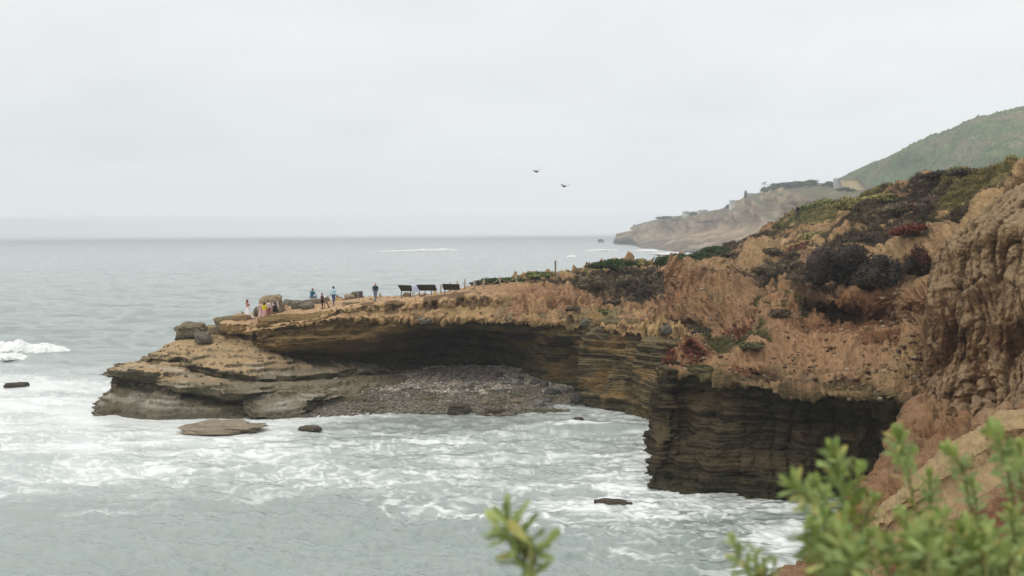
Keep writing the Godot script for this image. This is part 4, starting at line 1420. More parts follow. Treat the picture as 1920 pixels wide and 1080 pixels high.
func box(size: Vector3, at := Vector3.ZERO) -> ArrayMesh:
	var h := size * 0.5
	return slab([at + Vector3(-h.x, -h.y, -h.z), at + Vector3(h.x, -h.y, -h.z), at + Vector3(h.x, h.y, -h.z), at + Vector3(-h.x, h.y, -h.z)], Vector3(0, 0, size.z))


func stone(seed_: int, square: float, pale: Color, dark: Color, banded := 0.0, w := 30, h := 20) -> ArrayMesh:
	var p := PackedVector3Array()
	var off := Vector3(seed_ * 13.7, seed_ * 5.1, seed_ * 3.3)
	for i in h + 1:
		var up := PI * (0.5 - float(i) / h)
		for j in w + 1:
			var a := TAU * (j % w) / w
			var d := Vector3(cos(up) * cos(a), sin(up), cos(up) * sin(a))
			var q := Vector3(signf(d.x) * pow(absf(d.x), square), signf(d.y) * pow(absf(d.y), square), signf(d.z) * pow(absf(d.z), square))
			var r: float = 1.0 + noise.boulder.get_noise_3dv(d * 1.1 + off) * 0.38 + noise.boulder.get_noise_3dv(d * 4.0 + off) * 0.09
			q *= r
			if banded > 0.0:
				q += Vector3(q.x, 0, q.z) * saw(q.y + q.x * 0.1, 0.22) * banded
			p.append(q * 0.5)
	var n := normals(p, w + 1, h + 1)
	var c := PackedColorArray()
	var ix := PackedInt32Array()
	for k in p.size():
		if n[k].dot(p[k]) < 0.0:
			n[k] = -n[k]
		var m: float = noise.boulder.get_noise_3dv(p[k] * 5.0 + off)
		var t := clampf(0.5 + p[k].y * 0.7 + m * 0.9, 0.0, 1.0)
		c.append(dark.lerp(pale, t) * (1.0 + noise.boulder.get_noise_3dv(p[k] * 17.0 + off) * 0.35))
	for i in h:
		for j in w:
			var a := i * (w + 1) + j
			ix.append_array([a, a + w + 1, a + 1, a + 1, a + w + 1, a + w + 2])
	return array_mesh(p, n, c, ix)


# a loose stone: foot of it at x, y in the photograph, so wide and high there, on one of the sheets or at the waterline
func boulder(on: String, x: float, y: float, w: float, h: float, label: String, pale: Color, dark: Color, group := "", square := 0.88, banded := 0.0, called := "boulder", deep := 0.0) -> Node3D:
	var at: Vector3 = ph(x, y, 0.0) if on == "sea" else S[on].spot(self, x, y)
	var m := -(view_back * at).z / FOCAL
	var size := Vector3(w * m, h * m * 1.3, minf(w, h * 2.2) * m if deep == 0.0 else deep)
	var o := put(called, stone(used.get(called, 0) + int(x), square, pale, dark, banded), M.rock)
	o.position = at + Vector3(0, h * m * 0.38, -size.z * 0.3)
	o.scale = size
	o.rotation.y = rng.randf_range(-0.4, 0.4)
	tag(o, label, "boulder" if called == "boulder" else "rock", group)
	return o


# ---------------------------------------------------------------- plants
func tuft_mesh(blades: int, spread_: float, tall: float, wide: float, seed_: int) -> ArrayMesh:
	var r := RandomNumberGenerator.new()
	r.seed = seed_
	var st := SurfaceTool.new()
	st.begin(Mesh.PRIMITIVE_TRIANGLES)
	for i in blades:
		var a := r.randf() * TAU
		var out := Vector3(cos(a), 0, sin(a))
		var side := Vector3(-out.z, 0, out.x)
		var at := out * r.randf() * spread_ * 0.6
		var tip := at + out * spread_ * r.randf_range(0.1, 0.8) + Vector3(0, tall * r.randf_range(0.45, 1.0), 0)
		var k := r.randf_range(0.7, 1.2)
		st.set_color(Color(k, k, k))
		st.add_vertex(at + side * wide)
		st.add_vertex(tip)
		st.add_vertex(at - side * wide)
	st.generate_normals()
	return st.commit()


# a shrub of many small leaf faces spread through clumps; radii in metres
func bush(called: String, at: Vector3, size: Vector3, count: int, leaf: float, colors: Array, label: String, category := "shrub", group := "", droop := 0.0, twigs := true) -> Node3D:
	var o := thing(called, at, label, category, group)
	var r := RandomNumberGenerator.new()
	r.seed = int(absf(at.x) * 100.0) + int(absf(at.z) * 37.0)
	var lumps := []
	for i in 13:
		var a := r.randf() * TAU
		var e := r.randf_range(-0.2, 1.0)
		var q := sqrt(maxf(0.0, 1.0 - e * e)) * r.randf_range(0.35, 0.8)
		lumps.append([Vector3(cos(a) * q, e * 0.55, sin(a) * q), r.randf_range(0.34, 0.55), r.randf_range(0.75, 1.25), r.randi() % colors.size()])
	var v := PackedVector3Array()
	var n := PackedVector3Array()
	var c := PackedColorArray()
	var ix := PackedInt32Array()
	for i in count:
		var l: Array = lumps[r.randi() % lumps.size()]
		var d := Vector3(r.randfn(), r.randfn(), r.randfn()).normalized()
		var q: Vector3 = l[0] + d * l[1] * pow(r.randf(), 0.33)
		q = q * size
		q.y += droop * q.z
		if q.y < -size.y * 0.25:
			q.y *= 0.5
		var s := leaf * r.randf_range(0.6, 1.8)
		var up := (d * 0.6 + Vector3(r.randfn(), r.randfn() + 0.8, r.randfn()) * 0.6).normalized()
		var x := up.cross(Vector3(r.randfn(), r.randfn(), r.randfn())).normalized()
		var z := up.cross(x)
		var color: Color = colors[l[3] if r.randf() < 0.75 else r.randi() % colors.size()]
		color = color * l[2] * r.randf_range(0.65, 1.75)
		var k := v.size()
		for w in [[-0.5, 0.0], [0.15, 0.33], [0.6, 0.0], [0.15, -0.33]]:
			v.append(q + x * w[0] * s * 1.5 + z * w[1] * s)
			n.append((up + d * 0.5).normalized())
			c.append(color)
		ix.append_array([k, k + 1, k + 2, k, k + 2, k + 3])
	for l in lumps:
		var k0 := v.size()
		for i in 7:
			var e := PI * (0.5 - i / 6.0)
			for j in 9:
				var a := TAU * j / 8.0
				var d := Vector3(cos(e) * cos(a), sin(e), cos(e) * sin(a))
				var q: Vector3 = (l[0] + d * l[1] * (0.6 + 0.14 * sin(a * 3.0 + e * 5.0))) * size
				q.y += droop * q.z
				v.append(q)
				n.append(d)
				c.append(colors[l[3]] * l[2] * (0.8 + 0.3 * sin(a * 5.0 + i)))
		for i in 6:
			for j in 8:
				var k := k0 + i * 9 + j
				ix.append_array([k, k + 9, k + 1, k + 1, k + 9, k + 10])
	put("foliage", array_mesh(v, n, c, ix), M.leaf, o)
	if twigs:
		for i in 4:
			var l: Array = lumps[i]
			put("branch", tube([Vector3(0, -size.y * 0.35, 0), l[0] * size * 0.5, l[0] * size * 0.95], [size.x * 0.03, size.x * 0.02, size.x * 0.008], 5, Color(0.07, 0.05, 0.035)), M.plain, o)
	return o


func bush_on(on: String, called: String, x: float, y: float, w: float, h: float, count: int, colors: Array, label: String, category := "shrub", group := "", droop := 0.0) -> Node3D:
	var at: Vector3 = S[on].spot(self, x, y)
	var m := -(view_back * at).z / FOCAL
	return bush(called, at + Vector3(0, h * m * 0.2, 0), Vector3(w * m * 0.55, h * m * 0.6, w * m * 0.5), count, 2.6 * m, colors, label, category, group, droop)


func scatter(called: String, on: String, kinds: Array, count: int, mesh: Mesh, size: Array, colors: Array, label: String) -> void:
	var g: Grid = S[on]
	var found: Array[Transform3D] = []
	var tint := PackedColorArray()
	var P: Array[Patch] = G[on]
	for i in count * 14:
		if found.size() >= count:
			break
		var k := rng.randi() % g.p.size()
		var p := g.p[k]
		if g.n[k].y < -0.1:
			continue
		var m: float = noise.mid.get_noise_3dv(p) + noise.small.get_noise_3dv(p * 1.3) * 0.4
		var best := 0.0
		for q in P:
			if p.distance_squared_to(q.c) < q.reach:
				var w := weight(q, p, m)
				if w > 0.3 and w * rng.randf() > 0.15:
					best = w if q.kind in kinds else 0.0
		if best <= 0.0:
			continue
		var up := (g.n[k] * 0.5 + Vector3.UP).normalized()
		var x := up.cross(Vector3(cos(i * 2.4), 0, sin(i * 2.4))).normalized()
		var s := rng.randf_range(size[0], size[1])
		found.append(Transform3D(Basis(x * s, up * s * rng.randf_range(0.7, 1.3), x.cross(up) * s), p - up * 0.05))
		tint.append(colors[rng.randi() % colors.size()] * rng.randf_range(0.65, 1.4))
	var mm := MultiMesh.new()
	mm.transform_format = MultiMesh.TRANSFORM_3D
	mm.use_colors = true
	mm.mesh = mesh
	mm.instance_count = found.size()
	for i in found.size():
		mm.set_instance_transform(i, found[i])
		mm.set_instance_color(i, tint[i])
	stuff(called, mm, M.leaf, label)


func loose_stones(on: String, count: int, low: float, high: float, label: String) -> void:
	var g: Grid = S[on]
	var ball := stone(8, 0.8, Color(1, 1, 1), Color(0.5, 0.5, 0.5), 0.0, 7, 5)
	var where: Array[Transform3D] = []
	var tint := PackedColorArray()
	var tones := [Color(0.2, 0.115, 0.06), Color(0.27, 0.18, 0.105), Color(0.1, 0.06, 0.035), Color(0.16, 0.11, 0.07), Color(0.3, 0.24, 0.17)]
	for i in count * 6:
		if where.size() >= count:
			break
		var k := rng.randi() % g.p.size()
		var p := g.p[k]
		if p.y < low or p.y > high or g.n[k].y < 0.25 or noise.stain.get_noise_3dv(p * 1.3) + rng.randf() * 0.6 < 0.25:
			continue
		var s := 0.05 + 0.26 * pow(rng.randf(), 4.0)
		where.append(Transform3D(Basis(Vector3.UP, rng.randf() * TAU).scaled_local(Vector3(s * 1.3, s * 0.8, s)), p))
		tint.append(tones[rng.randi() % tones.size()] * rng.randf_range(0.6, 1.3))
	var mm := MultiMesh.new()
	mm.transform_format = MultiMesh.TRANSFORM_3D
	mm.use_colors = true
	mm.mesh = ball
	mm.instance_count = where.size()
	for i in where.size():
		mm.set_instance_transform(i, where[i])
		mm.set_instance_color(i, tint[i])
	stuff("loose_stones", mm, M.rock, label)


func stuff(called: String, mm: MultiMesh, mat: Material, label: String) -> void:
	var o := MultiMeshInstance3D.new()
	o.name = numbered(called)
	o.multimesh = mm
	o.material_override = mat
	add_child(o, true)
	o.set_meta("kind", "stuff")
	o.set_meta("label", label)


# ---------------------------------------------------------------- what stands on the land
func visitors() -> void:
	var white := Color(0.62, 0.6, 0.6)
	var rose := Color(0.5, 0.27, 0.25)
	var auburn := Color(0.13, 0.045, 0.022)
	person(464, 597, 1.72, 2.6, "person in a long flowing white dress standing apart at the tip of the headland", {"top": Color(0.5, 0.24, 0.2), "legs": white, "sleeve": SKIN, "hair": auburn, "long": true, "stride": 0.1, "skirt": [1.0, 0.06, 0.15, 0.4, white], "sway": -1.2, "arms": [[0.03, -0.2, 0.06], [-0.1, 0.0, 0.2]]})
	person(489, 599, 1.66, 0.6, "person in a pale pink dress partly behind the yellow jacket", {"top": Color(0.55, 0.42, 0.38), "legs": rose, "hair": auburn * 1.4, "long": true, "skirt": [1.0, 0.08, 0.15, 0.26, Color(0.56, 0.38, 0.35)]}, "")
	person(496, 602, 1.7, 3.0, "person in a yellow jacket over a long pink skirt, seen from behind", {"top": Color(0.62, 0.47, 0.03), "legs": rose, "hair": Color(0.06, 0.028, 0.018), "long": true, "bulk": 1.15, "skirt": [0.95, 0.08, 0.17, 0.27, Color(0.5, 0.27, 0.26)], "arms": [[0.04, -0.25, 0.06], [-0.08, -0.04, 0.2]]})
	person(505, 598, 1.72, 2.6, "person in a pale lilac top and brick red trousers", {"top": Color(0.5, 0.44, 0.46), "legs": Color(0.3, 0.09, 0.07), "hair": auburn, "bulk": 1.05})
	person(517, 594, 1.7, -0.2, "person in a white cardigan and black dress facing the shore", {"top": Color(0.12, 0.08, 0.1), "sleeve": white, "legs": Color(0.016, 0.016, 0.02), "shin": SKIN, "shoes": Color(0.2, 0.1, 0.06), "hair": auburn * 1.6, "long": true, "skirt": [1.05, 0.52, 0.15, 0.27, Color(0.014, 0.015, 0.019)], "arms": [[0.08, -0.24, 0.02], [-0.2, -0.06, 0.12]], "arm2": [[0.1, -0.26, 0.0], [0.05, -0.25, 0.03]]})
	person(586, 567, 1.8, 2.5, "person in a teal jacket sitting on a boulder and looking out to sea", {"top": Color(0.02, 0.105, 0.145), "legs": Color(0.13, 0.16, 0.22), "hair": Color(0.1, 0.07, 0.05), "bulk": 1.35, "sit": true, "lean": 0.06, "arms": [[0.05, -0.22, 0.1], [-0.05, -0.12, 0.22]]})
	person(605, 580, 1.5, 2.4, "person in a dark red shirt and black trousers beside the wooden tripod", {"top": Color(0.11, 0.018, 0.03), "legs": Color(0.014, 0.013, 0.014), "hair": Color(0.012, 0.01, 0.01), "arms": [[0.06, -0.24, 0.03], [-0.02, -0.08, 0.2]]})
	person(626, 573, 1.78, 2.9, "person in a light blue shirt and jeans striding over the sand", {"top": Color(0.36, 0.55, 0.64), "legs": Color(0.07, 0.09, 0.15), "hair": Color(0.012, 0.011, 0.012), "stride": 0.16, "arm2": [[0.1, -0.26, -0.04], [0.06, -0.22, 0.05]]})
	person(704, 566, 1.66, -0.35, "person in a dark navy jacket and grey trousers walking alone near the fluted edge", {"top": Color(0.014, 0.03, 0.045), "legs": Color(0.16, 0.16, 0.2), "hair": Color(0.24, 0.18, 0.17), "bulk": 1.3, "stride": 0.1, "arms": [[0.05, -0.25, 0.0], [-0.08, -0.2, 0.1]]})
	person(1496, 411, 1.75, 0.5, "person in dark clothes standing on the bluff path above the slope", {"on": "bluff", "top": Color(0.03, 0.025, 0.027), "legs": Color(0.025, 0.025, 0.03), "sleeve": Color(0.035, 0.03, 0.03), "hair": Color(0.03, 0.02, 0.016), "stride": 0.1})


func headland_things() -> void:
	var wood := solid(110, 86, 66)
	var grey_wood := solid(150, 140, 126)
	var iron := solid(58, 56, 46, 0.6)
	# tripod of rough poles beside the person in red
	var at: Vector3 = S.top.spot(self, 613, 579)
	var tri := thing("tripod", at, "brown wooden tripod standing beside the person in dark red", "tripod")
	for q in [Vector3(-0.25, -0.05, 0.1), Vector3(0.4, -0.05, 0.1), Vector3(0.1, 0.1, -0.4)]:
		put("leg", bar(q, Vector3(-0.12, 0.95, 0), 0.035, 0.03), wood, tri)
	put("head", box(Vector3(0.16, 0.1, 0.12), Vector3(-0.12, 0.99, 0)), iron, tri)
	# small post mounted box
	at = S.top.spot(self, 676, 567)
	var post := thing("trail_box", at, "small dark box on two legs on the sand between the walkers", "box")
	put("box", box(Vector3(0.36, 0.6, 0.22), Vector3(0, 0.78, 0)), solid(78, 70, 72), post)
	put("panel", box(Vector3(0.1, 0.58, 0.2), Vector3(-0.24, 0.78, 0.02)), solid(128, 124, 126), post)
	for x in [-0.18, 0.2]:
		put("leg", box(Vector3(0.06, 0.52, 0.06), Vector3(x, 0.23, 0)), grey_wood, post)
	put("base", box(Vector3(0.7, 0.06, 0.4), Vector3(-0.15, 0.0, 0.1)), solid(96, 84, 58), post)
	# walking pole stuck in the sand
	at = S.top.spot(self, 713, 564)
	var pole := thing("pole", at, "thin grey post in the sand beside the person in navy", "post")
	put("shaft", bar(Vector3(0, -0.2, 0), Vector3(0, 0.75, 0), 0.04, 0.035), grey_wood, pole)
	put("cap", box(Vector3(0.1, 0.05, 0.1), Vector3(0, 0.77, 0)), grey_wood, pole)
	# information panels, seen from behind
	var boards := [
		[[746, 535.5, 771, 536.5, 772.5, 546, 752, 546], [752.5, 769.5], 559, 98.0, "dark sloping information panel nearest the fluted edge"],
		[[781, 535, 815, 535, 819, 545, 786, 545], [786.5, 797, 808.5], 558, 99.0, "widest dark sloping information panel, on three legs"],
		[[829, 533.5, 860.5, 534, 862, 543.5, 832.5, 544], [834, 855], 555, 100.0, "dark sloping information panel set apart beside the rope fence"],
	]
	for b in boards:
		var q: Array = b[0]
		var d: float = b[3]
		var corners := [pt(q[0], q[1], d - 0.25), pt(q[2], q[3], d - 0.25), pt(q[4], q[5], d + 0.2), pt(q[6], q[7], d + 0.2)]
		var mid: Vector3 = (corners[0] + corners[1] + corners[2] + corners[3]) * 0.25
		var foot := pt((b[1][0] + b[1][-1]) * 0.5, b[2], d + 0.1)
		var sign := thing("information_panel", foot, b[4], "sign", "information panels on the headland")
		for i in 4:
			corners[i] -= foot
		var face := put("panel", slab(corners, Vector3(0, 0.04, -0.03)), iron, sign)
		var lip := []
		for i in 4:
			lip.append(corners[i] * 1.0 + (corners[i] - (mid - foot)).normalized() * 0.03 + Vector3(0, 0.045, -0.032))
		put("frame", slab(lip, Vector3(0, 0.02, -0.015)), solid(70, 66, 54), face)
		for x in b[1]:
			var top := pt(x, q[5] - 1.5, d + 0.1) - foot
			var g: Vector3 = S.top.spot(self, x, b[2] + 1.0) - foot
			put("leg", bar(Vector3(top.x, minf(g.y, 0.0) - 0.3, 0), top, 0.045, 0.045), iron, sign)
	var d2 := 99.0
	var foot2 := pt(776, 559, d2)
	var pale := thing("notice_board", foot2, "pale printed notice board between two dark panels", "sign")
	var qs := [pt(771.5, 535.5, d2 + 0.25) - foot2, pt(783, 535.5, d2 + 0.25) - foot2, pt(787, 546.5, d2 - 0.1) - foot2, pt(773.5, 546.5, d2 - 0.1) - foot2]
	put("panel", slab(qs, Vector3(0, -0.03, -0.03)), solid(196, 200, 214), pale)
	for i in 4:
		var t := 0.16 + i * 0.22
		var a: Vector3 = qs[0].lerp(qs[3], t) + Vector3(0.05, 0.012, 0.012)
		var b: Vector3 = qs[1].lerp(qs[2], t) + Vector3(-0.05, 0.012, 0.012)
		put("print", slab([a, b, b + (qs[2] - qs[1]) * 0.09, a + (qs[3] - qs[0]) * 0.09], Vector3(0, -0.008, -0.008)), solid(120, 130, 168), pale)
	for x in [773.5, 776.5]:
		var top := pt(x, 546, d2) - foot2
		put("leg", bar(Vector3(top.x, -0.4, 0), top, 0.05, 0.05), grey_wood, pale)
	# rope fence along the path
	var posts := [[826, 548, 531, 103], [844, 546, 528, 104], [858, 544, 527, 105], [872, 541, 523, 106], [889, 543, 526, 103], [907, 541, 524, 103.5], [938, 536, 518, 104.5], [967, 532, 516, 106], [999, 527, 513, 108], [1029, 522, 510, 110], [1048, 520, 509, 112]]
	var first := pt(826, 548, 103)
	var fence := thing("rope_fence", first, "low fence of weathered posts and rope along the headland path", "fence")
	var tops := []
	for q in posts:
		var g: Vector3 = S.top.spot(self, q[0], q[1])
		var m := -(view_back * g).z / FOCAL
		var up := g + Vector3(0, maxf(q[1] - q[2], 12.0) * m, 0) - first
		put("post", bar(g - first - Vector3(0, 0.4, 0), up, 0.09, 0.08), grey_wood, fence)
		tops.append(up - Vector3(0, 0.15, 0))
	for i in tops.size() - 1:
		if i == 3:
			continue
		var path := []
		var radii := []
		for k in 9:
			var t := k / 8.0
			path.append(tops[i].lerp(tops[i + 1], t) - Vector3(0, 0.45 * 4.0 * t * (1.0 - t), 0))
			radii.append(0.028)
		put("rope", tube(path, radii, 5, Color.WHITE), solid(168, 156, 134), fence)
	at = S.top.spot(self, 1041, 523)
	var tall := thing("marker_post", at, "tall lone wooden post rising above the rope fence", "post")
	put("shaft", box(Vector3(0.19, 2.3, 0.19), Vector3(0, 0.85, 0)), solid(128, 116, 98), tall)
	put("cap", box(Vector3(0.21, 0.1, 0.21), Vector3(0, 2.03, 0)), solid(96, 88, 76), tall)
	# boulders on the headland
	var tan_a := Color(0.3, 0.24, 0.165)
	var tan_b := Color(0.13, 0.1, 0.065)
	var grey_a := Color(0.2, 0.18, 0.145)
	var grey_b := Color(0.075, 0.066, 0.05)
	boulder("top", 508, 589, 44, 33, "largest tan boulder, behind the group in pale clothes", tan_a, tan_b)
	boulder("top", 488, 592, 28, 17, "dark grey boulder leaning against the largest one behind the pink skirt", grey_a * 0.8, grey_b)
	boulder("top", 452, 600, 30, 10, "low ochre rock under the person in white", Color(0.36, 0.24, 0.13), tan_b, "", 0.6)
	boulder("top", 540, 578, 22, 15, "square grey boulder just to the sea side of the largest one", grey_a, grey_b, "", 0.6)
	boulder("top", 556, 579, 22, 15, "rounded grey brown boulder next to the square one", grey_a, grey_b)
	boulder("top", 577, 580, 24, 13, "flattish grey boulder alone on the sand below the seated person", grey_a * 1.1, grey_b)
	boulder("top", 592, 570, 32, 10, "flat boulder that the person in teal sits on", tan_a * 0.8, grey_b)
	boulder("top", 573, 571, 16, 8, "small grey boulder at the feet of the seated person", grey_a * 0.8, grey_b)
	boulder("top", 613, 564, 12, 6, "small brown stone on the skyline above the tripod", tan_a * 0.8, tan_b)
	boulder("top", 665, 558, 18, 11, "greenish boulder on the skyline beside the trail box", Color(0.15, 0.14, 0.1), grey_b)
	boulder("top", 654, 561, 20, 9, "pale flat boulder in front of the greenish one", Color(0.33, 0.27, 0.2), tan_b)
	boulder("top", 655, 571, 26, 6, "low pale slab of rock in the sand before the trail box", Color(0.36, 0.3, 0.2), tan_a * 0.7)
	boulder("top", 762, 557, 16, 8, "small boulder on the skyline behind the first dark panel", tan_a * 0.7, tan_b)
	boulder("top", 795, 556, 18, 6, "low orange stone behind the widest panel", Color(0.36, 0.2, 0.12), tan_b)
	boulder("top", 600, 606, 18, 12, "grey stone lodged on the rim where the fluted edge begins", grey_a * 1.2, grey_b)
	boulder("top", 797, 606, 34, 14, "pale grey stone stuck in the rim over the cave", Color(0.27, 0.25, 0.21), grey_b * 1.3)
	boulder("top", 709, 603, 16, 9, "small ochre stone in the rim over the cave", tan_a, tan_b)
	boulder("top", 1101, 612, 22, 13, "dark grey stone on the ledge where the cave wall turns", grey_a * 0.7, grey_b * 0.8)
	boulder("top", 1250, 626, 28, 13, "dark grey stone on the pebbly shelf above the cove wall", grey_a * 0.6, grey_b * 0.7)
	boulder("top", 1301, 611, 18, 10, "smooth yellow stone on the pebbly shelf below the orange fin", Color(0.46, 0.33, 0.13), Color(0.27, 0.18, 0.07), "", 0.95)
	boulder("top", 1275, 628, 10, 6, "small pale stone beside the dark one on the pebbly shelf", Color(0.3, 0.27, 0.22), grey_b)
	boulder("top", 1310, 622, 13, 8, "small tan stone below the smooth yellow one", tan_a, tan_b)
	boulder("ledge", 378, 645, 30, 20, "round grey boulder resting on the tan ledge", Color(0.16, 0.145, 0.115), Color(0.07, 0.064, 0.05), "", 0.7)
	boulder("ledge", 352, 634, 58, 26, "dark layered block at the seaward edge of the tan ledge", Color(0.2, 0.165, 0.105), Color(0.045, 0.04, 0.03), "", 0.72, 0.2, "rock_block")
	boulder("ledge", 374, 612, 26, 9, "flat capstone on the dark layered block", Color(0.25, 0.19, 0.12), tan_b, "", 0.7, 0.1, "rock_block")
	boulder("ledge", 432, 627, 66, 32, "fractured olive block under the headland tip", Color(0.2, 0.165, 0.1), Color(0.07, 0.06, 0.038), "", 0.65, 0.16, "rock_block")
	boulder("ledge", 402, 625, 30, 16, "small tan block between the round boulder and the headland tip", Color(0.32, 0.25, 0.16), tan_b, "", 0.5, 0.2, "rock_block")


func shore_things() -> void:
	var wet_a := Color(0.1, 0.085, 0.065)
	var wet_b := Color(0.04, 0.036, 0.029)
	boulder("sea", 28, 727, 44, 9, "dark rock alone in the surf off the ledges", wet_a, wet_b, "", 0.8, 0.0, "sea_rock")
	boulder("sea", 410, 814, 150, 15, "large flat tan rock awash in front of the ledges", Color(0.3, 0.25, 0.185), Color(0.14, 0.115, 0.085), "", 0.8, 0.08, "sea_rock", 4.2)
	boulder("sea", 580, 809, 44, 10, "small brown rock awash below the low bench", wet_a * 1.2, wet_b, "", 0.8, 0.0, "sea_rock")
	boulder("sea", 1147, 948, 66, 10, "long dark rock awash before the sea cliff", wet_a, wet_b, "", 0.8, 0.05, "sea_rock")
	boulder("sea", 1085, 788, 20, 5, "low brown rock just breaking the water near the beach", wet_a, wet_b, "", 0.8, 0.0, "sea_rock")
	boulder("sea", 860, 777, 38, 17, "angular dark block at the water's edge of the beach", wet_a * 0.9, wet_b, "", 0.4, 0.0)
	boulder("sea", 926, 778, 32, 15, "rounded brown boulder at the water's edge of the beach", wet_a * 1.3, wet_b, "", 0.65)
	boulder("sea", 950, 776, 18, 7, "small dark stone beside the rounded brown boulder in the wash", wet_a, wet_b)
	var stones := [[782, 727, 20, 6, "blue grey cobble lying alone on the pale upper beach"], [842, 730, 11, 5, "small dark cobble on the pale upper beach"], [898, 729, 17, 6, "dark flat cobble at the foot of the pale beach"], [968, 722, 18, 10, "pale boulder nearest the middle of the beach among those by the cave wall"], [1004, 722, 18, 12, "grey boulder second along the cave wall foot"], [1020, 726, 15, 12, "grey upright boulder third along the cave wall foot"], [1012, 765, 20, 12, "blue grey boulder low on the wet beach"], [1027, 757, 14, 9, "greenish boulder above the blue grey one on the wet beach"], [1034, 727, 7, 9, "narrow white stone standing by the cave wall foot"], [910, 762, 16, 10, "grey boulder on the wet beach above the rounded brown one"], [1036, 740, 26, 10, "broad dark boulder under the cave wall"], [1058, 738, 18, 11, "boulder where the beach meets the cave wall"], [1082, 757, 24, 15, "dark boulder at the corner of the cove wall"], [942, 737, 18, 7, "flat boulder in the weedy strip of the beach"], [965, 757, 20, 8, "tan boulder low on the wet beach"], [600, 744, 26, 9, "dark boulder beside the tan bench"], [640, 741, 40, 14, "weathered pale boulder at the inner edge of the beach"], [936, 707, 14, 7, "grey boulder high on the beach in the cave shade"], [976, 712, 12, 6, "small grey boulder high on the beach near the cave wall"]]
	for q in stones:
		var k := rng.randf_range(0.75, 1.2)
		var pale := Color(0.17, 0.165, 0.155) * k
		if "white" in q[4] or "pale" in q[4]:
			pale = Color(0.36, 0.33, 0.29)
		elif "dark" in q[4]:
			pale = Color(0.085, 0.082, 0.078)
		elif "tan" in q[4] or "brown" in q[4]:
			pale = Color(0.22, 0.175, 0.12)
		boulder("beach", q[0], q[1], q[2], q[3], q[4], pale, pale * 0.45, "boulders on the cove beach", 0.8)
	# the cobbles between them
	var g: Grid = S.beach
	var ball := stone(3, 0.9, Color(1, 1, 1), Color(0.6, 0.6, 0.6), 0.0, 9, 6)
	var where: Array[Transform3D] = []
	var tint := PackedColorArray()
	var tones := [Color(0.27, 0.24, 0.2), Color(0.33, 0.295, 0.25), Color(0.205, 0.188, 0.165), Color(0.13, 0.125, 0.115), Color(0.29, 0.235, 0.175), Color(0.4, 0.365, 0.315)]
	for i in 34000:
		var p := g.p[rng.randi() % g.p.size()] + Vector3(rng.randf_range(-0.15, 0.15), 0, rng.randf_range(-0.15, 0.15))
		if p.y < 0.0:
			continue
		var wet := 1.0 - smoothstep(0.5, 0.75, p.y + noise.mid.get_noise_3dv(p) * 0.4)
		var s := 0.085 + 0.22 * pow(rng.randf(), 3.5) + wet * 0.03
		where.append(Transform3D(Basis(Vector3.UP, rng.randf() * TAU).scaled_local(Vector3(s * 1.25, s * 0.75, s)), p + Vector3(0, s * 0.15, 0)))
		var c: Color = tones[rng.randi() % tones.size()] * rng.randf_range(1.5, 2.4)
		var weed := smoothstep(0.1, 0.35, noise.stain.get_noise_3d(p.x * 1.5, 0, p.z * 2.0)) * wet
		tint.append(c.lerp(Color(0.085, 0.07, 0.05), wet * 0.78).lerp(Color(0.07, 0.07, 0.025), weed * 0.7))
	var mm := MultiMesh.new()
	mm.transform_format = MultiMesh.TRANSFORM_3D
	mm.use_colors = true
	mm.mesh = ball
	mm.instance_count = where.size()
	for i in where.size():
		mm.set_instance_transform(i, where[i])
		mm.set_instance_color(i, tint[i])
	stuff("cobbles", mm, M.wet, "grey and pinkish cobbles of the cove beach")


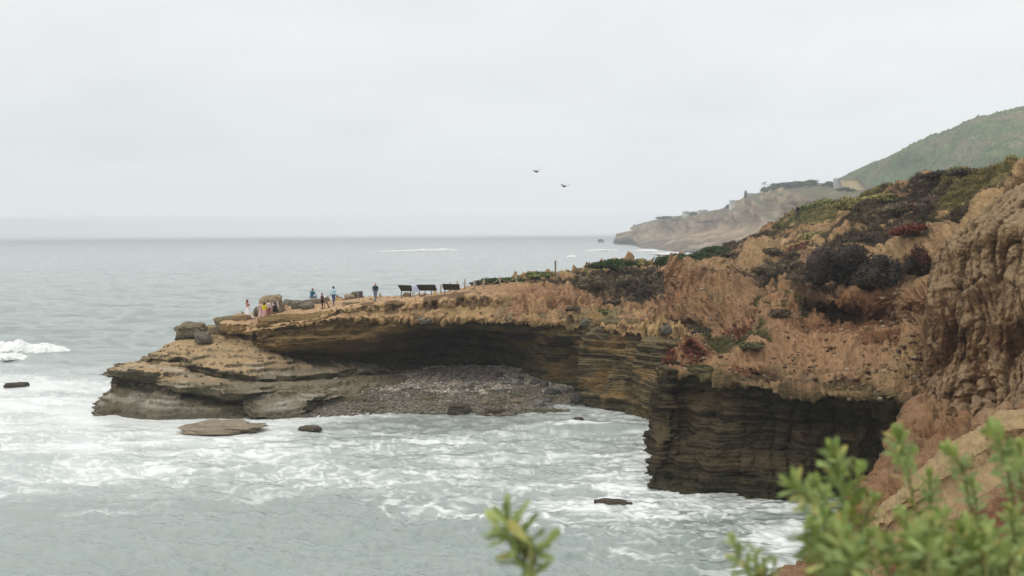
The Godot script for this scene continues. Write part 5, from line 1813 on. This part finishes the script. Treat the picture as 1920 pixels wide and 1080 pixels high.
func growth() -> void:
	var char_ := [Color(0.04, 0.035, 0.03), Color(0.06, 0.048, 0.038), Color(0.048, 0.038, 0.033)]
	var brown := [Color(0.1, 0.078, 0.054), Color(0.075, 0.057, 0.042), Color(0.125, 0.1, 0.062)]
	var deep := [Color(0.03, 0.052, 0.016), Color(0.04, 0.066, 0.02), Color(0.025, 0.042, 0.015)]
	var leafy := [Color(0.095, 0.108, 0.036), Color(0.14, 0.145, 0.05), Color(0.07, 0.085, 0.03)]
	var olive := [Color(0.085, 0.078, 0.035), Color(0.11, 0.092, 0.045), Color(0.065, 0.06, 0.03)]
	var straw := [Color(0.235, 0.2, 0.075), Color(0.18, 0.165, 0.062), Color(0.27, 0.225, 0.1)]
	bush_on("bluff", "hanging_shrub", 1574, 535, 150, 110, 9000, char_, "largest charcoal grey shrub hanging over the orange hollow", "shrub", "", 0.15)
	bush_on("bluff", "hanging_shrub", 1650, 540, 90, 84, 6000, char_, "second charcoal shrub over the hollow, between the largest and the rounded one", "shrub", "", 0.15)
	bush_on("bluff", "hanging_shrub", 1722, 520, 62, 76, 4200, [char_[0], char_[1], Color(0.075, 0.03, 0.022)], "brown grey shrub with red leaves beside the fluted face", "shrub", "", 0.1)
	for q in [[1545, 402, 100, 40, leafy, "mid green bush beside the person on the bluff"], [1608, 394, 90, 34, straw, "yellow green bush growing behind the mid green one"], [1660, 378, 60, 22, straw, "low straw coloured bush near the top of the bluff path"],
		[1262, 505, 70, 40, deep, "dark green bush behind the orange fin"], [1300, 492, 70, 36, deep, "dark green bush in the middle of the hedge above the orange fin"], [1338, 482, 60, 26, deep, "dark green bush at the upper end of the hedge"],
		[1150, 502, 84, 24, deep, "rounded dark green bush on the headland skyline"], [1196, 499, 44, 18, straw, "yellow bush between the two dark green ones"],
		[1095, 513, 60, 12, leafy, "low green bush along the skyline by the tall post"], [945, 528, 80, 9, deep, "low dark green bush behind the rope fence"], [1005, 519, 60, 12, leafy, "low green bush behind the fence near the tall post"], [905, 533, 44, 10, brown, "brown bush at the seaward end of the fence"]]:
		var on := "bluff" if q[0] > 1400 else "top"
		bush_on(on, "bush", q[0], q[1], q[2], q[3], 2600, q[4], q[5], "bush")
	for q in [[1180, 545, 60, 40, brown, "grey brown shrub low in the gully"], [1215, 530, 60, 44, brown, "grey brown shrub high in the gully under the green hedge"], [1205, 562, 50, 30, char_, "dark shrub at the bottom of the gully"], [1165, 512, 60, 22, brown, "grey brown shrub under the rounded green bush"],
		[1107, 543, 54, 36, brown, "brown shrub on the orange mound"], [1130, 590, 40, 12, leafy, "low olive shrub on the pale ledge over the cave"], [1150, 570, 36, 12, brown, "small brown shrub below the gully"], [1075, 582, 30, 9, brown, "small grey shrub at the foot of the orange mound"],
		[1764, 334, 66, 20, char_, "dark shrub on the skyline next to the pale rocks"], [1812, 328, 64, 18, char_, "dark shrub on the skyline next to the grassy crest"], [1318, 634, 46, 26, char_, "dark round shrub at the end of the pebbly shelf"],
		[1440, 512, 50, 24, brown, "brown shrub under the pale rock spur"], [1485, 505, 56, 24, brown, "brown shrub left of the largest charcoal shrub"], [1450, 478, 40, 18, brown, "brown shrub in the gully below the person"], [1460, 590, 44, 16, brown, "brown shrub in the middle of the sandy chute"], [1415, 652, 60, 14, olive, "olive shrub on the lower orange slope"],
		[1690, 400, 80, 30, brown, "wide brown shrub high on the slope"], [1745, 395, 70, 36, [brown[0], brown[1], Color(0.1, 0.035, 0.025)], "reddish brown shrub high on the slope"], [1705, 440, 70, 36, [brown[0], brown[2], Color(0.11, 0.025, 0.02)], "red tipped shrub above the hollow"], [1640, 455, 54, 22, char_, "dark shrub above the largest charcoal shrub"], [1530, 447, 60, 20, straw, "straw green shrub below the mid green bush"], [1420, 470, 60, 22, brown, "brown shrub along the receding skyline"], [1375, 485, 50, 18, brown, "brown shrub where the skyline meets the hedge"],
		[1310, 692, 60, 12, olive, "olive shrub on the lip of the dark sea cliff"]]:
		var on := "bluff" if q[0] > 1345 or q[1] > 630 else "top"
		bush_on(on, "shrub", q[0], q[1], q[2], q[3], 1700, q[4], q[5], "shrub")
	loose_stones("bluff", 5200, 4.0, 12.5, "loose stones and clods on the bluff slope")
	loose_stones("top", 1100, 6.0, 13.0, "small stones strewn over the headland top")
	loose_stones("ledge", 500, 2.5, 6.0, "small stones lying on the ledges")
	var tuft := tuft_mesh(22, 0.5, 0.5, 0.035, 4)
	var mat_tuft := tuft_mesh(26, 0.7, 0.28, 0.06, 5)
	scatter("scrub", "bluff", [1], 5200, tuft, [0.5, 1.1], brown, "brown scrub covering the slope")
	scatter("dry_grass", "bluff", [2], 4200, tuft, [0.5, 1.0], straw, "yellow green grass on the bluff crest")
	scatter("ground_cover", "bluff", [3], 2600, tuft, [0.4, 0.85], olive + [leafy[0]], "low olive growth on the slope")
	scatter("ice_plant", "bluff", [4], 2600, mat_tuft, [0.35, 0.7], [Color(0.12, 0.022, 0.018), Color(0.085, 0.03, 0.02), Color(0.15, 0.04, 0.025), Color(0.08, 0.06, 0.028), Color(0.1, 0.07, 0.035)], "red ice plant in patches on the slope")
	scatter("scrub", "top", [1], 2600, tuft, [0.4, 0.9], brown, "brown scrub on the headland")


# ---------------------------------------------------------------- the bank under the camera and its plants
func leaf_blade(bend: float, tone: Color, tone2: Color) -> ArrayMesh:    # one fleshy blade, 1 long, pointing along +z
	var v := PackedVector3Array()
	var c := PackedColorArray()
	var ix := PackedInt32Array()
	var shape := [[0.0, 0.045], [0.2, 0.08], [0.45, 0.13], [0.7, 0.165], [0.88, 0.13], [0.97, 0.06], [1.0, 0.0]]
	for i in shape.size():
		var t: float = shape[i][0]
		var w: float = shape[i][1]
		var y := bend * t * t
		for side in [-1.0, 0.0, 1.0]:
			v.append(Vector3(w * side, y + (0.05 * w / 0.2 if side != 0.0 else 0.0), t))
			c.append(tone.lerp(tone2, clampf(1.0 - t * 1.2 + (0.12 if side == 0.0 else 0.0), 0.0, 1.0)))
	for i in shape.size() - 1:
		for k in 2:
			var a := i * 3 + k
			ix.append_array([a, a + 3, a + 1, a + 1, a + 3, a + 4])
	var st := SurfaceTool.new()
	st.create_from_arrays(arrays(v, c, ix))
	st.generate_normals()
	return st.commit()


func near_bank() -> void:
	var shape := func(p: Vector3, n: Vector3, u: float, v: float) -> Vector3:
		return p + Vector3(0, noise.mid.get_noise_3dv(p * 1.5) * 0.15 + noise.small.get_noise_3dv(p * 2.0) * 0.04, 0)
	var paint := func(p: Vector3, n: Vector3, u: float, v: float) -> Color:
		var m: float = noise.small.get_noise_3dv(p * 3.0)
		return Color(0.2, 0.11, 0.06).lerp(Color(0.12, 0.09, 0.045), clampf(0.5 + m, 0.0, 1.0))
	var rows := []
	for z in [8.0, 2.0, -1.0, -2.6, -4.0, -5.5]:
		var r := PackedVector3Array()
		for x in [-4.0, -1.6, -0.8, 0.2, 1.2, 2.4, 4.0, 7.0]:
			var y: float = 13.75 - 0.5 * maxf(0.0, -z - 1.5) - (6.0 if x < -2.0 else 0.0) - (0.9 if x < -1.0 else 0.0)
			if z < -5.0:
				y -= 4.0
			r.append(Vector3(x, y, z))
		rows.append(r)
	S.bank = sheet(rows, 0.12, shape, paint)
	struct("bank", S.bank.mesh, M.rock, "earth bank that the near plants grow on")
	var blades := []
	for q in [[0.1, Color(0.3, 0.38, 0.13), Color(0.33, 0.39, 0.16)], [-0.12, Color(0.22, 0.3, 0.11), Color(0.29, 0.35, 0.14)], [0.2, Color(0.37, 0.42, 0.14), Color(0.37, 0.41, 0.17)], [0.05, Color(0.16, 0.23, 0.09), Color(0.22, 0.28, 0.11)], [-0.2, Color(0.4, 0.36, 0.12), Color(0.33, 0.36, 0.14)]]:
		blades.append(leaf_blade(q[0], q[1], q[2]))
	# each plant: what it is called in words, then its shoots (tip and way down to the root, distance, how dense)
	var plants := [
		["lone yellow green sprig standing before the water", [[[952, 972, 965, 1005, 985, 1050, 996, 1120], 1.62, 15, 1.65], [[1018, 1022, 1005, 1045, 998, 1080, 996, 1120], 1.62, 7, 1.5], [[930, 990, 950, 1010, 980, 1060, 996, 1120], 1.64, 8, 1.4]]],
		["small leafy plant before the foaming water below the sea cliff", [[[1372, 1012, 1385, 1045, 1410, 1090, 1430, 1150], 1.75, 20, 1.0], [[1420, 1040, 1420, 1070, 1425, 1100, 1430, 1150], 1.8, 16, 0.9], [[1452, 1062, 1446, 1085, 1440, 1110, 1430, 1150], 1.8, 12, 0.8]]],
		["bushy leafy plant before the dark sea cliff", [[[1484, 905, 1515, 935, 1545, 985, 1570, 1150], 1.8, 34, 1.2], [[1562, 842, 1572, 890, 1582, 960, 1585, 1150], 1.9, 42, 1.25], [[1612, 880, 1602, 920, 1596, 980, 1590, 1150], 2.0, 32, 1.1], [[1530, 905, 1548, 945, 1562, 1000, 1575, 1150], 1.85, 30, 1.0], [[1640, 935, 1625, 970, 1610, 1020, 1600, 1150], 1.95, 28, 1.0], [[1520, 990, 1540, 1020, 1560, 1060, 1575, 1150], 1.75, 26, 0.95], [[1575, 985, 1580, 1015, 1585, 1060, 1588, 1150], 1.7, 30, 1.0], [[1630, 1005, 1620, 1030, 1608, 1070, 1600, 1150], 1.75, 26, 0.95]]],
		["tall leafy plant before the brown dirt slope", [[[1683, 815, 1692, 850, 1706, 910, 1735, 1150], 2.0, 44, 1.05], [[1742, 890, 1744, 930, 1745, 985, 1748, 1150], 2.1, 36, 1.0], [[1690, 960, 1700, 990, 1715, 1040, 1735, 1150], 1.85, 26, 0.9], [[1765, 960, 1762, 990, 1758, 1040, 1750, 1150], 1.9, 26, 0.9], [[1660, 1010, 1675, 1035, 1700, 1070, 1725, 1150], 1.8, 26, 0.95], [[1725, 1020, 1730, 1045, 1735, 1080, 1740, 1150], 1.75, 26, 0.95]]],
		["leafy plant before the red earth, with one shoot turned to the water", [[[1782, 845, 1800, 870, 1815, 930, 1845, 1150], 2.0, 40, 1.05], [[1822, 905, 1828, 935, 1835, 985, 1848, 1150], 2.1, 32, 0.95], [[1800, 990, 1808, 1015, 1825, 1055, 1845, 1150], 1.85, 28, 0.95], [[1850, 990, 1850, 1015, 1850, 1055, 1850, 1150], 1.85, 28, 0.95], [[1780, 1045, 1795, 1065, 1815, 1090, 1840, 1150], 1.75, 22, 0.9]]],
		["tallest leafy plant at the edge of the view", [[[1862, 800, 1880, 845, 1895, 920, 1910, 1150], 2.05, 50, 1.1], [[1912, 835, 1914, 880, 1915, 950, 1915, 1150], 2.15, 42, 1.0], [[1895, 960, 1900, 990, 1906, 1040, 1912, 1150], 1.9, 30, 0.95], [[1945, 940, 1940, 980, 1930, 1040, 1920, 1150], 1.95, 30, 0.95], [[1880, 1030, 1888, 1050, 1898, 1085, 1908, 1150], 1.8, 24, 0.9]]],
	]
	var r := RandomNumberGenerator.new()
	r.seed = 21
	for q in plants:
		var last: Array = q[1][0][0]
		var root := pt(last[6], last[7], q[1][0][1])
		root.y = 13.72 - 0.5 * maxf(0.0, -root.z - 1.5)
		var o := thing("leafy_plant", root, q[0], "plant", "leafy plants on the near bank")
		var shoots: Array = q[1].duplicate()
		if shoots.size() > 3:
			for k in 5:      # more shoots low down fill the plant
				var f: Array = shoots[r.randi() % q[1].size()]
				var dx := r.randf_range(-45.0, 45.0)
				var y0 := r.randf_range(965.0, 1045.0)
				shoots.append([[f[0][0] + dx, y0, f[0][0] + dx * 0.8, y0 + 35.0, lerpf(f[0][0] + dx, f[0][6], 0.5), y0 + 80.0, f[0][6], 1150], f[1] - 0.12, 24, 1.0])
		var leaves := 0
		var rest := SurfaceTool.new()
		rest.begin(Mesh.PRIMITIVE_TRIANGLES)
		for sh in shoots:
			var way := PackedVector3Array()
			for k in range(0, 8, 2):
				way.append(pt(sh[0][k], sh[0][k + 1], sh[1] + 0.015 * k * r.randf_range(-1.0, 1.0)) - root)
			way.append(Vector3(way[3].x * 0.6, 0.0, way[3].z * 0.6) - Vector3(0, 0.05, 0))
			var path := []
			var radii := []
			for k in 17:
				path.append(curve_at(way, k / 4.0))
				radii.append(0.0016 + 0.0024 * k / 16.0)
			put("stem", tube(path, radii, 6, Color(0.2, 0.21, 0.075)), M.fresh, o)
			var count := int(sh[2] * 1.95)
			for k in count:
				var t := pow((k + 0.2) / count, 1.15) * 3.1
				var p := curve_at(way, t)
				var up := (curve_at(way, maxf(t - 0.1, 0.0)) - curve_at(way, t + 0.1)).normalized()
				var a := k * 2.39996 + r.randf_range(-0.35, 0.35)
				var side := up.cross(Vector3(0.3, 0.1, 1.0)).normalized()
				var out := side * cos(a) + up.cross(side) * sin(a)
				var open := clampf(0.35 + t * 1.1, 0.0, 1.15) + r.randf_range(-0.2, 0.25)
				var z := (up * cos(open) + out * sin(open)).normalized()
				var y := (out * -cos(open) + up * sin(open)).normalized()
				var x := y.cross(z).normalized()
				var size: float = sh[3] * r.randf_range(0.7, 1.15) * 0.032 * (0.62 + 0.38 * clampf(t * 3.0, 0.0, 1.0))
				var blade: ArrayMesh = blades[(0 if t < 0.8 else 1) if r.randf() < 0.5 else r.randi() % 5]
				var stand := Transform3D(Basis(x * size, y * size, z * size), p)
				if leaves >= 290:
					rest.append_from(blade, 0, stand)
					continue
				leaves += 1
				var lf := put("leaf", blade, M.fresh, o)
				lf.transform = stand
		if leaves >= 290:
			put("foliage", rest.commit(), M.fresh, o).set_meta("kind", "stuff")


# ---------------------------------------------------------------- far across the water, and in the air
func far_things() -> void:
	var roof := solid(120, 112, 106)
	var pale := solid(206, 204, 198)
	var dim := solid(120, 128, 132, 0.3)
	var homes := [
		[1296, 404, 38, 9, 1400, "long pale house farthest out on the far headland", 0.0], [1318, 401, 22, 8, 1340, "small pale house with a raised roof on the far headland", 0.5],
		[1378, 386, 25, 12, 1200, "white house with a curved roof on the far slope", 0.3], [1405, 371, 20, 10, 1150, "pale green house under the palm on the far slope", 0.3],
	]
	for q in homes:
		var g: Vector3 = pt(q[0], q[1], q[4])
		var m: float = -(view_back * g).z / FOCAL
		var w: float = q[2] * m * 0.8
		var h: float = q[3] * m * 0.8
		var o := thing("house", g, q[5], "house", "houses along the far headland")
		put("wall", box(Vector3(w, h * 1.9, w * 0.6), Vector3(0, -h * 0.05, 0)), solid(176, 196, 186) if "green" in q[5] else pale, o)
		put("roof", slab([Vector3(-w * 0.54, h * 0.9, w * 0.34), Vector3(w * 0.54, h * 0.9, w * 0.34), Vector3(w * 0.5, h * (0.95 + q[6] * 0.35), -w * 0.34), Vector3(-w * 0.5, h * (0.95 + q[6] * 0.1), -w * 0.34)], Vector3(0, h * 0.1, 0)), roof, o)
		for k in 3:
			put("window", box(Vector3(w * 0.16, h * 0.36, 0.3), Vector3(w * (-0.3 + 0.3 * k), h * 0.45, w * 0.3)), dim, o)
		put("chimney", box(Vector3(w * 0.06, h * 0.4, w * 0.06), Vector3(-w * 0.3, h * 1.1, 0)), pale, o)
	# tan building with a sloping grey roof edge at the foot of the hill
	var d := 760.0
	var at := pt(1600, 356, d)
	var big := thing("building", at, "large tan wall with a sloping grey roof at the foot of the green hill", "building")
	var c := [pt(1574, 336, d) - at, pt(1607, 335, d) - at, pt(1628, 356, d) - at, pt(1583, 358, d) - at]
	put("wall", slab(c, Vector3(4, 0, -14)), solid(196, 180, 146), big)
	put("roof", slab([pt(1604, 331.5, d - 2) - at, pt(1611, 333, d - 2) - at, pt(1637, 356, d - 2) - at, pt(1628, 357, d - 2) - at], Vector3(4, 0, -18)), solid(128, 118, 112), big)
	put("annex", slab([pt(1565, 334, d + 4) - at, pt(1578, 334, d + 4) - at, pt(1588, 356, d + 4) - at, pt(1566, 352, d + 4) - at], Vector3(2, 0, -10)), solid(168, 172, 176), big)
	put("parapet", slab([pt(1572, 334, d - 1) - at, pt(1606, 333, d - 1) - at, pt(1607, 335.2, d - 1) - at, pt(1573, 336.4, d - 1) - at], Vector3(2, 0, -6)), solid(150, 146, 140), big)
	# palm
	var g2: Vector3 = pt(1433, 363, 1088)
	var m2 := -(view_back * g2).z / FOCAL
	var palm := thing("palm_tree", g2, "palm with a round head of fronds on the far ridge", "palm tree")
	var top := Vector3(0, 18.0 * m2, 0)
	put("trunk", tube([Vector3(0, -3, 0), top * 0.6, top], [0.5, 0.4, 0.35], 7, Color(0.11, 0.09, 0.065)), M.plain, palm)
	for k in 14:
		var a := k * 2.4
		var up := 1.0 - 2.0 * float(k % 5) / 5.0
		var out := Vector3(cos(a), 0, sin(a))
		var side := Vector3(-out.z, 0, out.x) * 0.5
		var st := SurfaceTool.new()
		st.begin(Mesh.PRIMITIVE_TRIANGLES)
		var p1 := top + out * 2.2 + Vector3(0, 1.8 * up + 0.6, 0)
		var p2 := top + out * 4.2 + Vector3(0, 1.9 * up - 1.0, 0)
		for v in [top, p1 + side, p1 - side, p1 + side, p2, p1 - side]:
			st.set_color(Color(0.05, 0.07, 0.03))
			st.add_vertex(v)
		st.generate_normals()
		put("frond", st.commit(), M.leaf, palm)
	var green := [Color(0.045, 0.065, 0.03), Color(0.06, 0.08, 0.035), Color(0.035, 0.05, 0.025)]
	for q in [[1520, 349, 32, 14, "spreading tree on the far ridge", 965], [1556, 351, 36, 12, "low spreading tree beside the tan building", 925], [1440, 360, 28, 14, "small tree below the palm", 1075], [1398, 372, 5, 16, "slim dark cypress at the edge of the far slope", 1140], [1365, 391, 12, 8, "dark tree beside the white house", 1215], [1300, 404, 18, 6, "dark trees growing before the long pale house", 1345], [1462, 355, 64, 14, "wide dark thicket on the far ridge", 1040], [1492, 353, 60, 15, "rounded dark thicket in the middle of the far ridge", 995], [1250, 411, 44, 7, "dark scrub on the brow of the far headland", 1490], [1588, 359, 44, 9, "dark bush before the tan building", 750]]:
		var at2: Vector3 = pt(q[0], q[1], q[5])
		var m := -(view_back * at2).z / FOCAL
		var tree := bush("far_tree", at2 + Vector3(0, q[3] * m * 0.25, 0), Vector3(q[2] * m * 0.5, q[3] * m * 0.75, q[2] * m * 0.4), 900, 1.3 * m, green, q[4], "tree", "", 0.0, false)
		put("trunk", tube([Vector3(0, -q[3] * m * 0.7, 0), Vector3(0, q[3] * m * 0.3, 0)], [0.3, 0.2], 6, Color(0.09, 0.07, 0.05)), M.plain, tree)
	# two frames of poles on the near flank of the hill
	for q in [[1858, 306, 11, "pair of dark poles on the flank of the green hill"], [1869, 304, 10, "second pair of dark poles, higher on the hill flank"]]:
		var g3: Vector3 = S.hill.spot(self, q[0], q[1])
		var m := -(view_back * g3).z / FOCAL
		var o := thing("hill_marker", g3, q[3], "post")
		for x in [-3.0, 3.0]:
			put("pole", bar(Vector3(x * m, -2, 0), Vector3(x * m, q[2] * m, 0), 0.25, 0.22), solid(62, 62, 60), o)
		put("crossbar", bar(Vector3(-3.4 * m, q[2] * m * 0.82, 0), Vector3(3.4 * m, q[2] * m * 0.82, 0), 0.18, 0.18), solid(62, 62, 60), o)
	# rocks off the far headland
	var dark := Color(0.05, 0.045, 0.04)
	boulder("sea", 1127, 454.5, 11, 6, "lone sea stack far out off the headland", dark * 1.3, dark, "", 0.7, 0.0, "sea_rock")
	for q in [[1310, 476, 34, 4, "nearer flat reef off the far headland"], [1338, 479, 26, 4, "reef beside the far shore"], [1290, 473, 14, 3, "small reef off the far headland"], [1326, 473, 16, 3, "dark reef close under the far cliffs"]]:
		boulder("sea", q[0], q[1], q[2], q[3], q[4], dark, dark * 0.7, "", 0.7, 0.0, "reef")
	# gulls
	for q in [[1005.5, 321.5, 25.0, 0.1, [3.0, 1.0], "higher of two dark birds gliding over the sea"], [1057.5, 349, 27.0, -0.12, [-2.0, -4.0], "lower of two dark birds gliding over the sea"]]:
		var at3 := pt(q[0], q[1], 125.0)
		var m := 125.0 / FOCAL
		var o := thing("bird", at3, q[5], "bird")
		o.rotation = Vector3(0.12, 0.5, q[3])
		var span: float = q[2] * m * 0.5
		put("body", tube([Vector3(0, 0.02, -0.5), Vector3(0, 0.0, -0.3), Vector3(0, -0.03, 0.0), Vector3(0, -0.02, 0.3), Vector3(0, 0.03, 0.46), Vector3(0, 0.02, 0.68)], [0.02, 0.08, 0.12, 0.08, 0.06, 0.012], 10, Color(0.1, 0.1, 0.1)), M.plain, o)
		for side in [-1.0, 1.0]:
			var st := SurfaceTool.new()
			st.begin(Mesh.PRIMITIVE_TRIANGLES)
			var lines := []
			for k in 7:
				var t := k / 6.0
				var y: float = 0.26 * sin(t * 2.2) - (0.14 * t * t if side < 0.0 else 0.05 * t)
				var wide := lerpf(0.2, 0.03, t * t)
				lines.append([Vector3(side * span * t, y + 0.03, 0.12 - 0.15 * t), Vector3(side * span * t, y, 0.12 - 0.15 * t - wide * 1.6)])
			for k in 6:
				for v in [lines[k][0], lines[k + 1][0], lines[k][1], lines[k + 1][0], lines[k + 1][1], lines[k][1]]:
					st.set_color(Color(0.26, 0.26, 0.265))
					st.add_vertex(v)
			st.generate_normals()
			put("wing", st.commit(), M.plain, o)
		put("tail", slab([Vector3(-0.05, 0, -0.42), Vector3(0.05, 0, -0.42), Vector3(0.1, 0.02, -0.72), Vector3(-0.1, 0.02, -0.72)], Vector3(0, 0.015, 0)), solid(70, 68, 66), o)


# a ridge of white water between two points at sea level
func breaker(a: Vector3, b: Vector3, tall: float, deep: float, label: String, seed_: float, profile: float) -> void:
	var shape := func(p: Vector3, n: Vector3, u: float, v: float) -> Vector3:
		return p
	var along := a.distance_to(b)
	var dir := (b - a) / along
	var out := Vector3(dir.z, 0, -dir.x)
	var w := clampi(int(along / maxf(tall * 0.05, along / 320.0)), 40, 320)
	var h := 36
	var p := PackedVector3Array()
	var c := PackedColorArray()
	for i in h + 1:
		var t := float(i) / h
		for j in w + 1:
			var s := float(j) / w
			var e: float = noise.boulder.get_noise_2d(s * 4.0 + seed_, seed_) * 0.5
			var size := tall * pow(maxf(0.0, sin(PI * pow(s, profile))), 0.6) * (0.85 + e * 0.7)
			var q := a + dir * along * s
			var ang := PI * t
			var lump: float = 1.0 + noise.boulder.get_noise_3d(s * along / tall * 0.55 + seed_, t * 2.2, seed_) * 0.2 + noise.boulder.get_noise_3d(s * along / tall * 2.0, t * 7.0, seed_ + 4.0) * 0.12 + noise.boulder.get_noise_3d(s * along / tall * 6.0, t * 16.0, seed_ + 7.0) * 0.08
			p.append(q + out * cos(ang) * deep * (0.4 + 0.6 * size / tall) * lump + Vector3(0, sin(ang) * size * lump - 0.12 * tall, 0))
			var k: float = 0.74 + noise.boulder.get_noise_3d(s * along / tall * 1.2, t * 4.0, seed_) * 0.1
			c.append(Color(k * 0.97, k, k))
	var n := normals(p, w + 1, h + 1)
	var up := 0.0
	for q in n:
		up += q.y
	var ix := PackedInt32Array()
	for i in h:
		for j in w:
			var k := i * (w + 1) + j
			if up > 0.0:
				ix.append_array([k, k + w + 1, k + 1, k + 1, k + w + 1, k + w + 2])
			else:
				ix.append_array([k, k + 1, k + w + 1, k + 1, k + w + 2, k + w + 1])
	if up < 0.0:
		for k in n.size():
			n[k] = -n[k]
	struct("breaking_wave", array_mesh(p, n, c, ix), M.foam, label)


func surf() -> void:
	breaker(ph(-80, 664, 0), ph(140, 657, 0), 1.9, 3.4, "white breaking wave off the ledges", 3.0, 0.8)
	breaker(ph(-60, 670, 0), ph(62, 671, 0), 1.0, 2.2, "front of the white breaking wave", 9.0, 0.7)
	breaker(ph(672, 471.6, 0), ph(862, 469.5, 0), 2.9, 10.0, "long thin white breaker far out", 15.0, 2.4)
	breaker(ph(1064, 482.0, 0), ph(1080, 481.8, 0), 2.0, 5.0, "small far breaker before the headland", 21.0, 1.0)
	breaker(ph(1100, 470, 0), ph(1160, 469, 0), 1.6, 8.0, "thin far breaker near the far shore", 27.0, 1.0)
	breaker(ph(1195, 470, 0), ph(1232, 471, 0), 1.8, 14.0, "surf along the far rocks", 33.0, 1.0)
	breaker(ph(1235, 475, 0), ph(1295, 478, 0), 1.6, 14.0, "surf spreading below the far cliffs", 39.0, 1.0)
	breaker(ph(1290, 484, 0), ph(1350, 486, 0), 1.4, 9.0, "surf round the reefs", 45.0, 1.0)
	breaker(ph(996, 453, 0), ph(1008, 453, 0), 4.0, 10.0, "white cap on the horizon", 51.0, 1.0)


func _ready() -> void:
	rng.seed = 5
	make_camera()
	make_sky()
	make_materials()
	var t := Time.get_ticks_msec()
	make_land()
	visitors()
	headland_things()
	shore_things()
	growth()
	near_bank()
	far_things()
	surf()
	t = Time.get_ticks_msec()
	make_shore()
	make_sea()
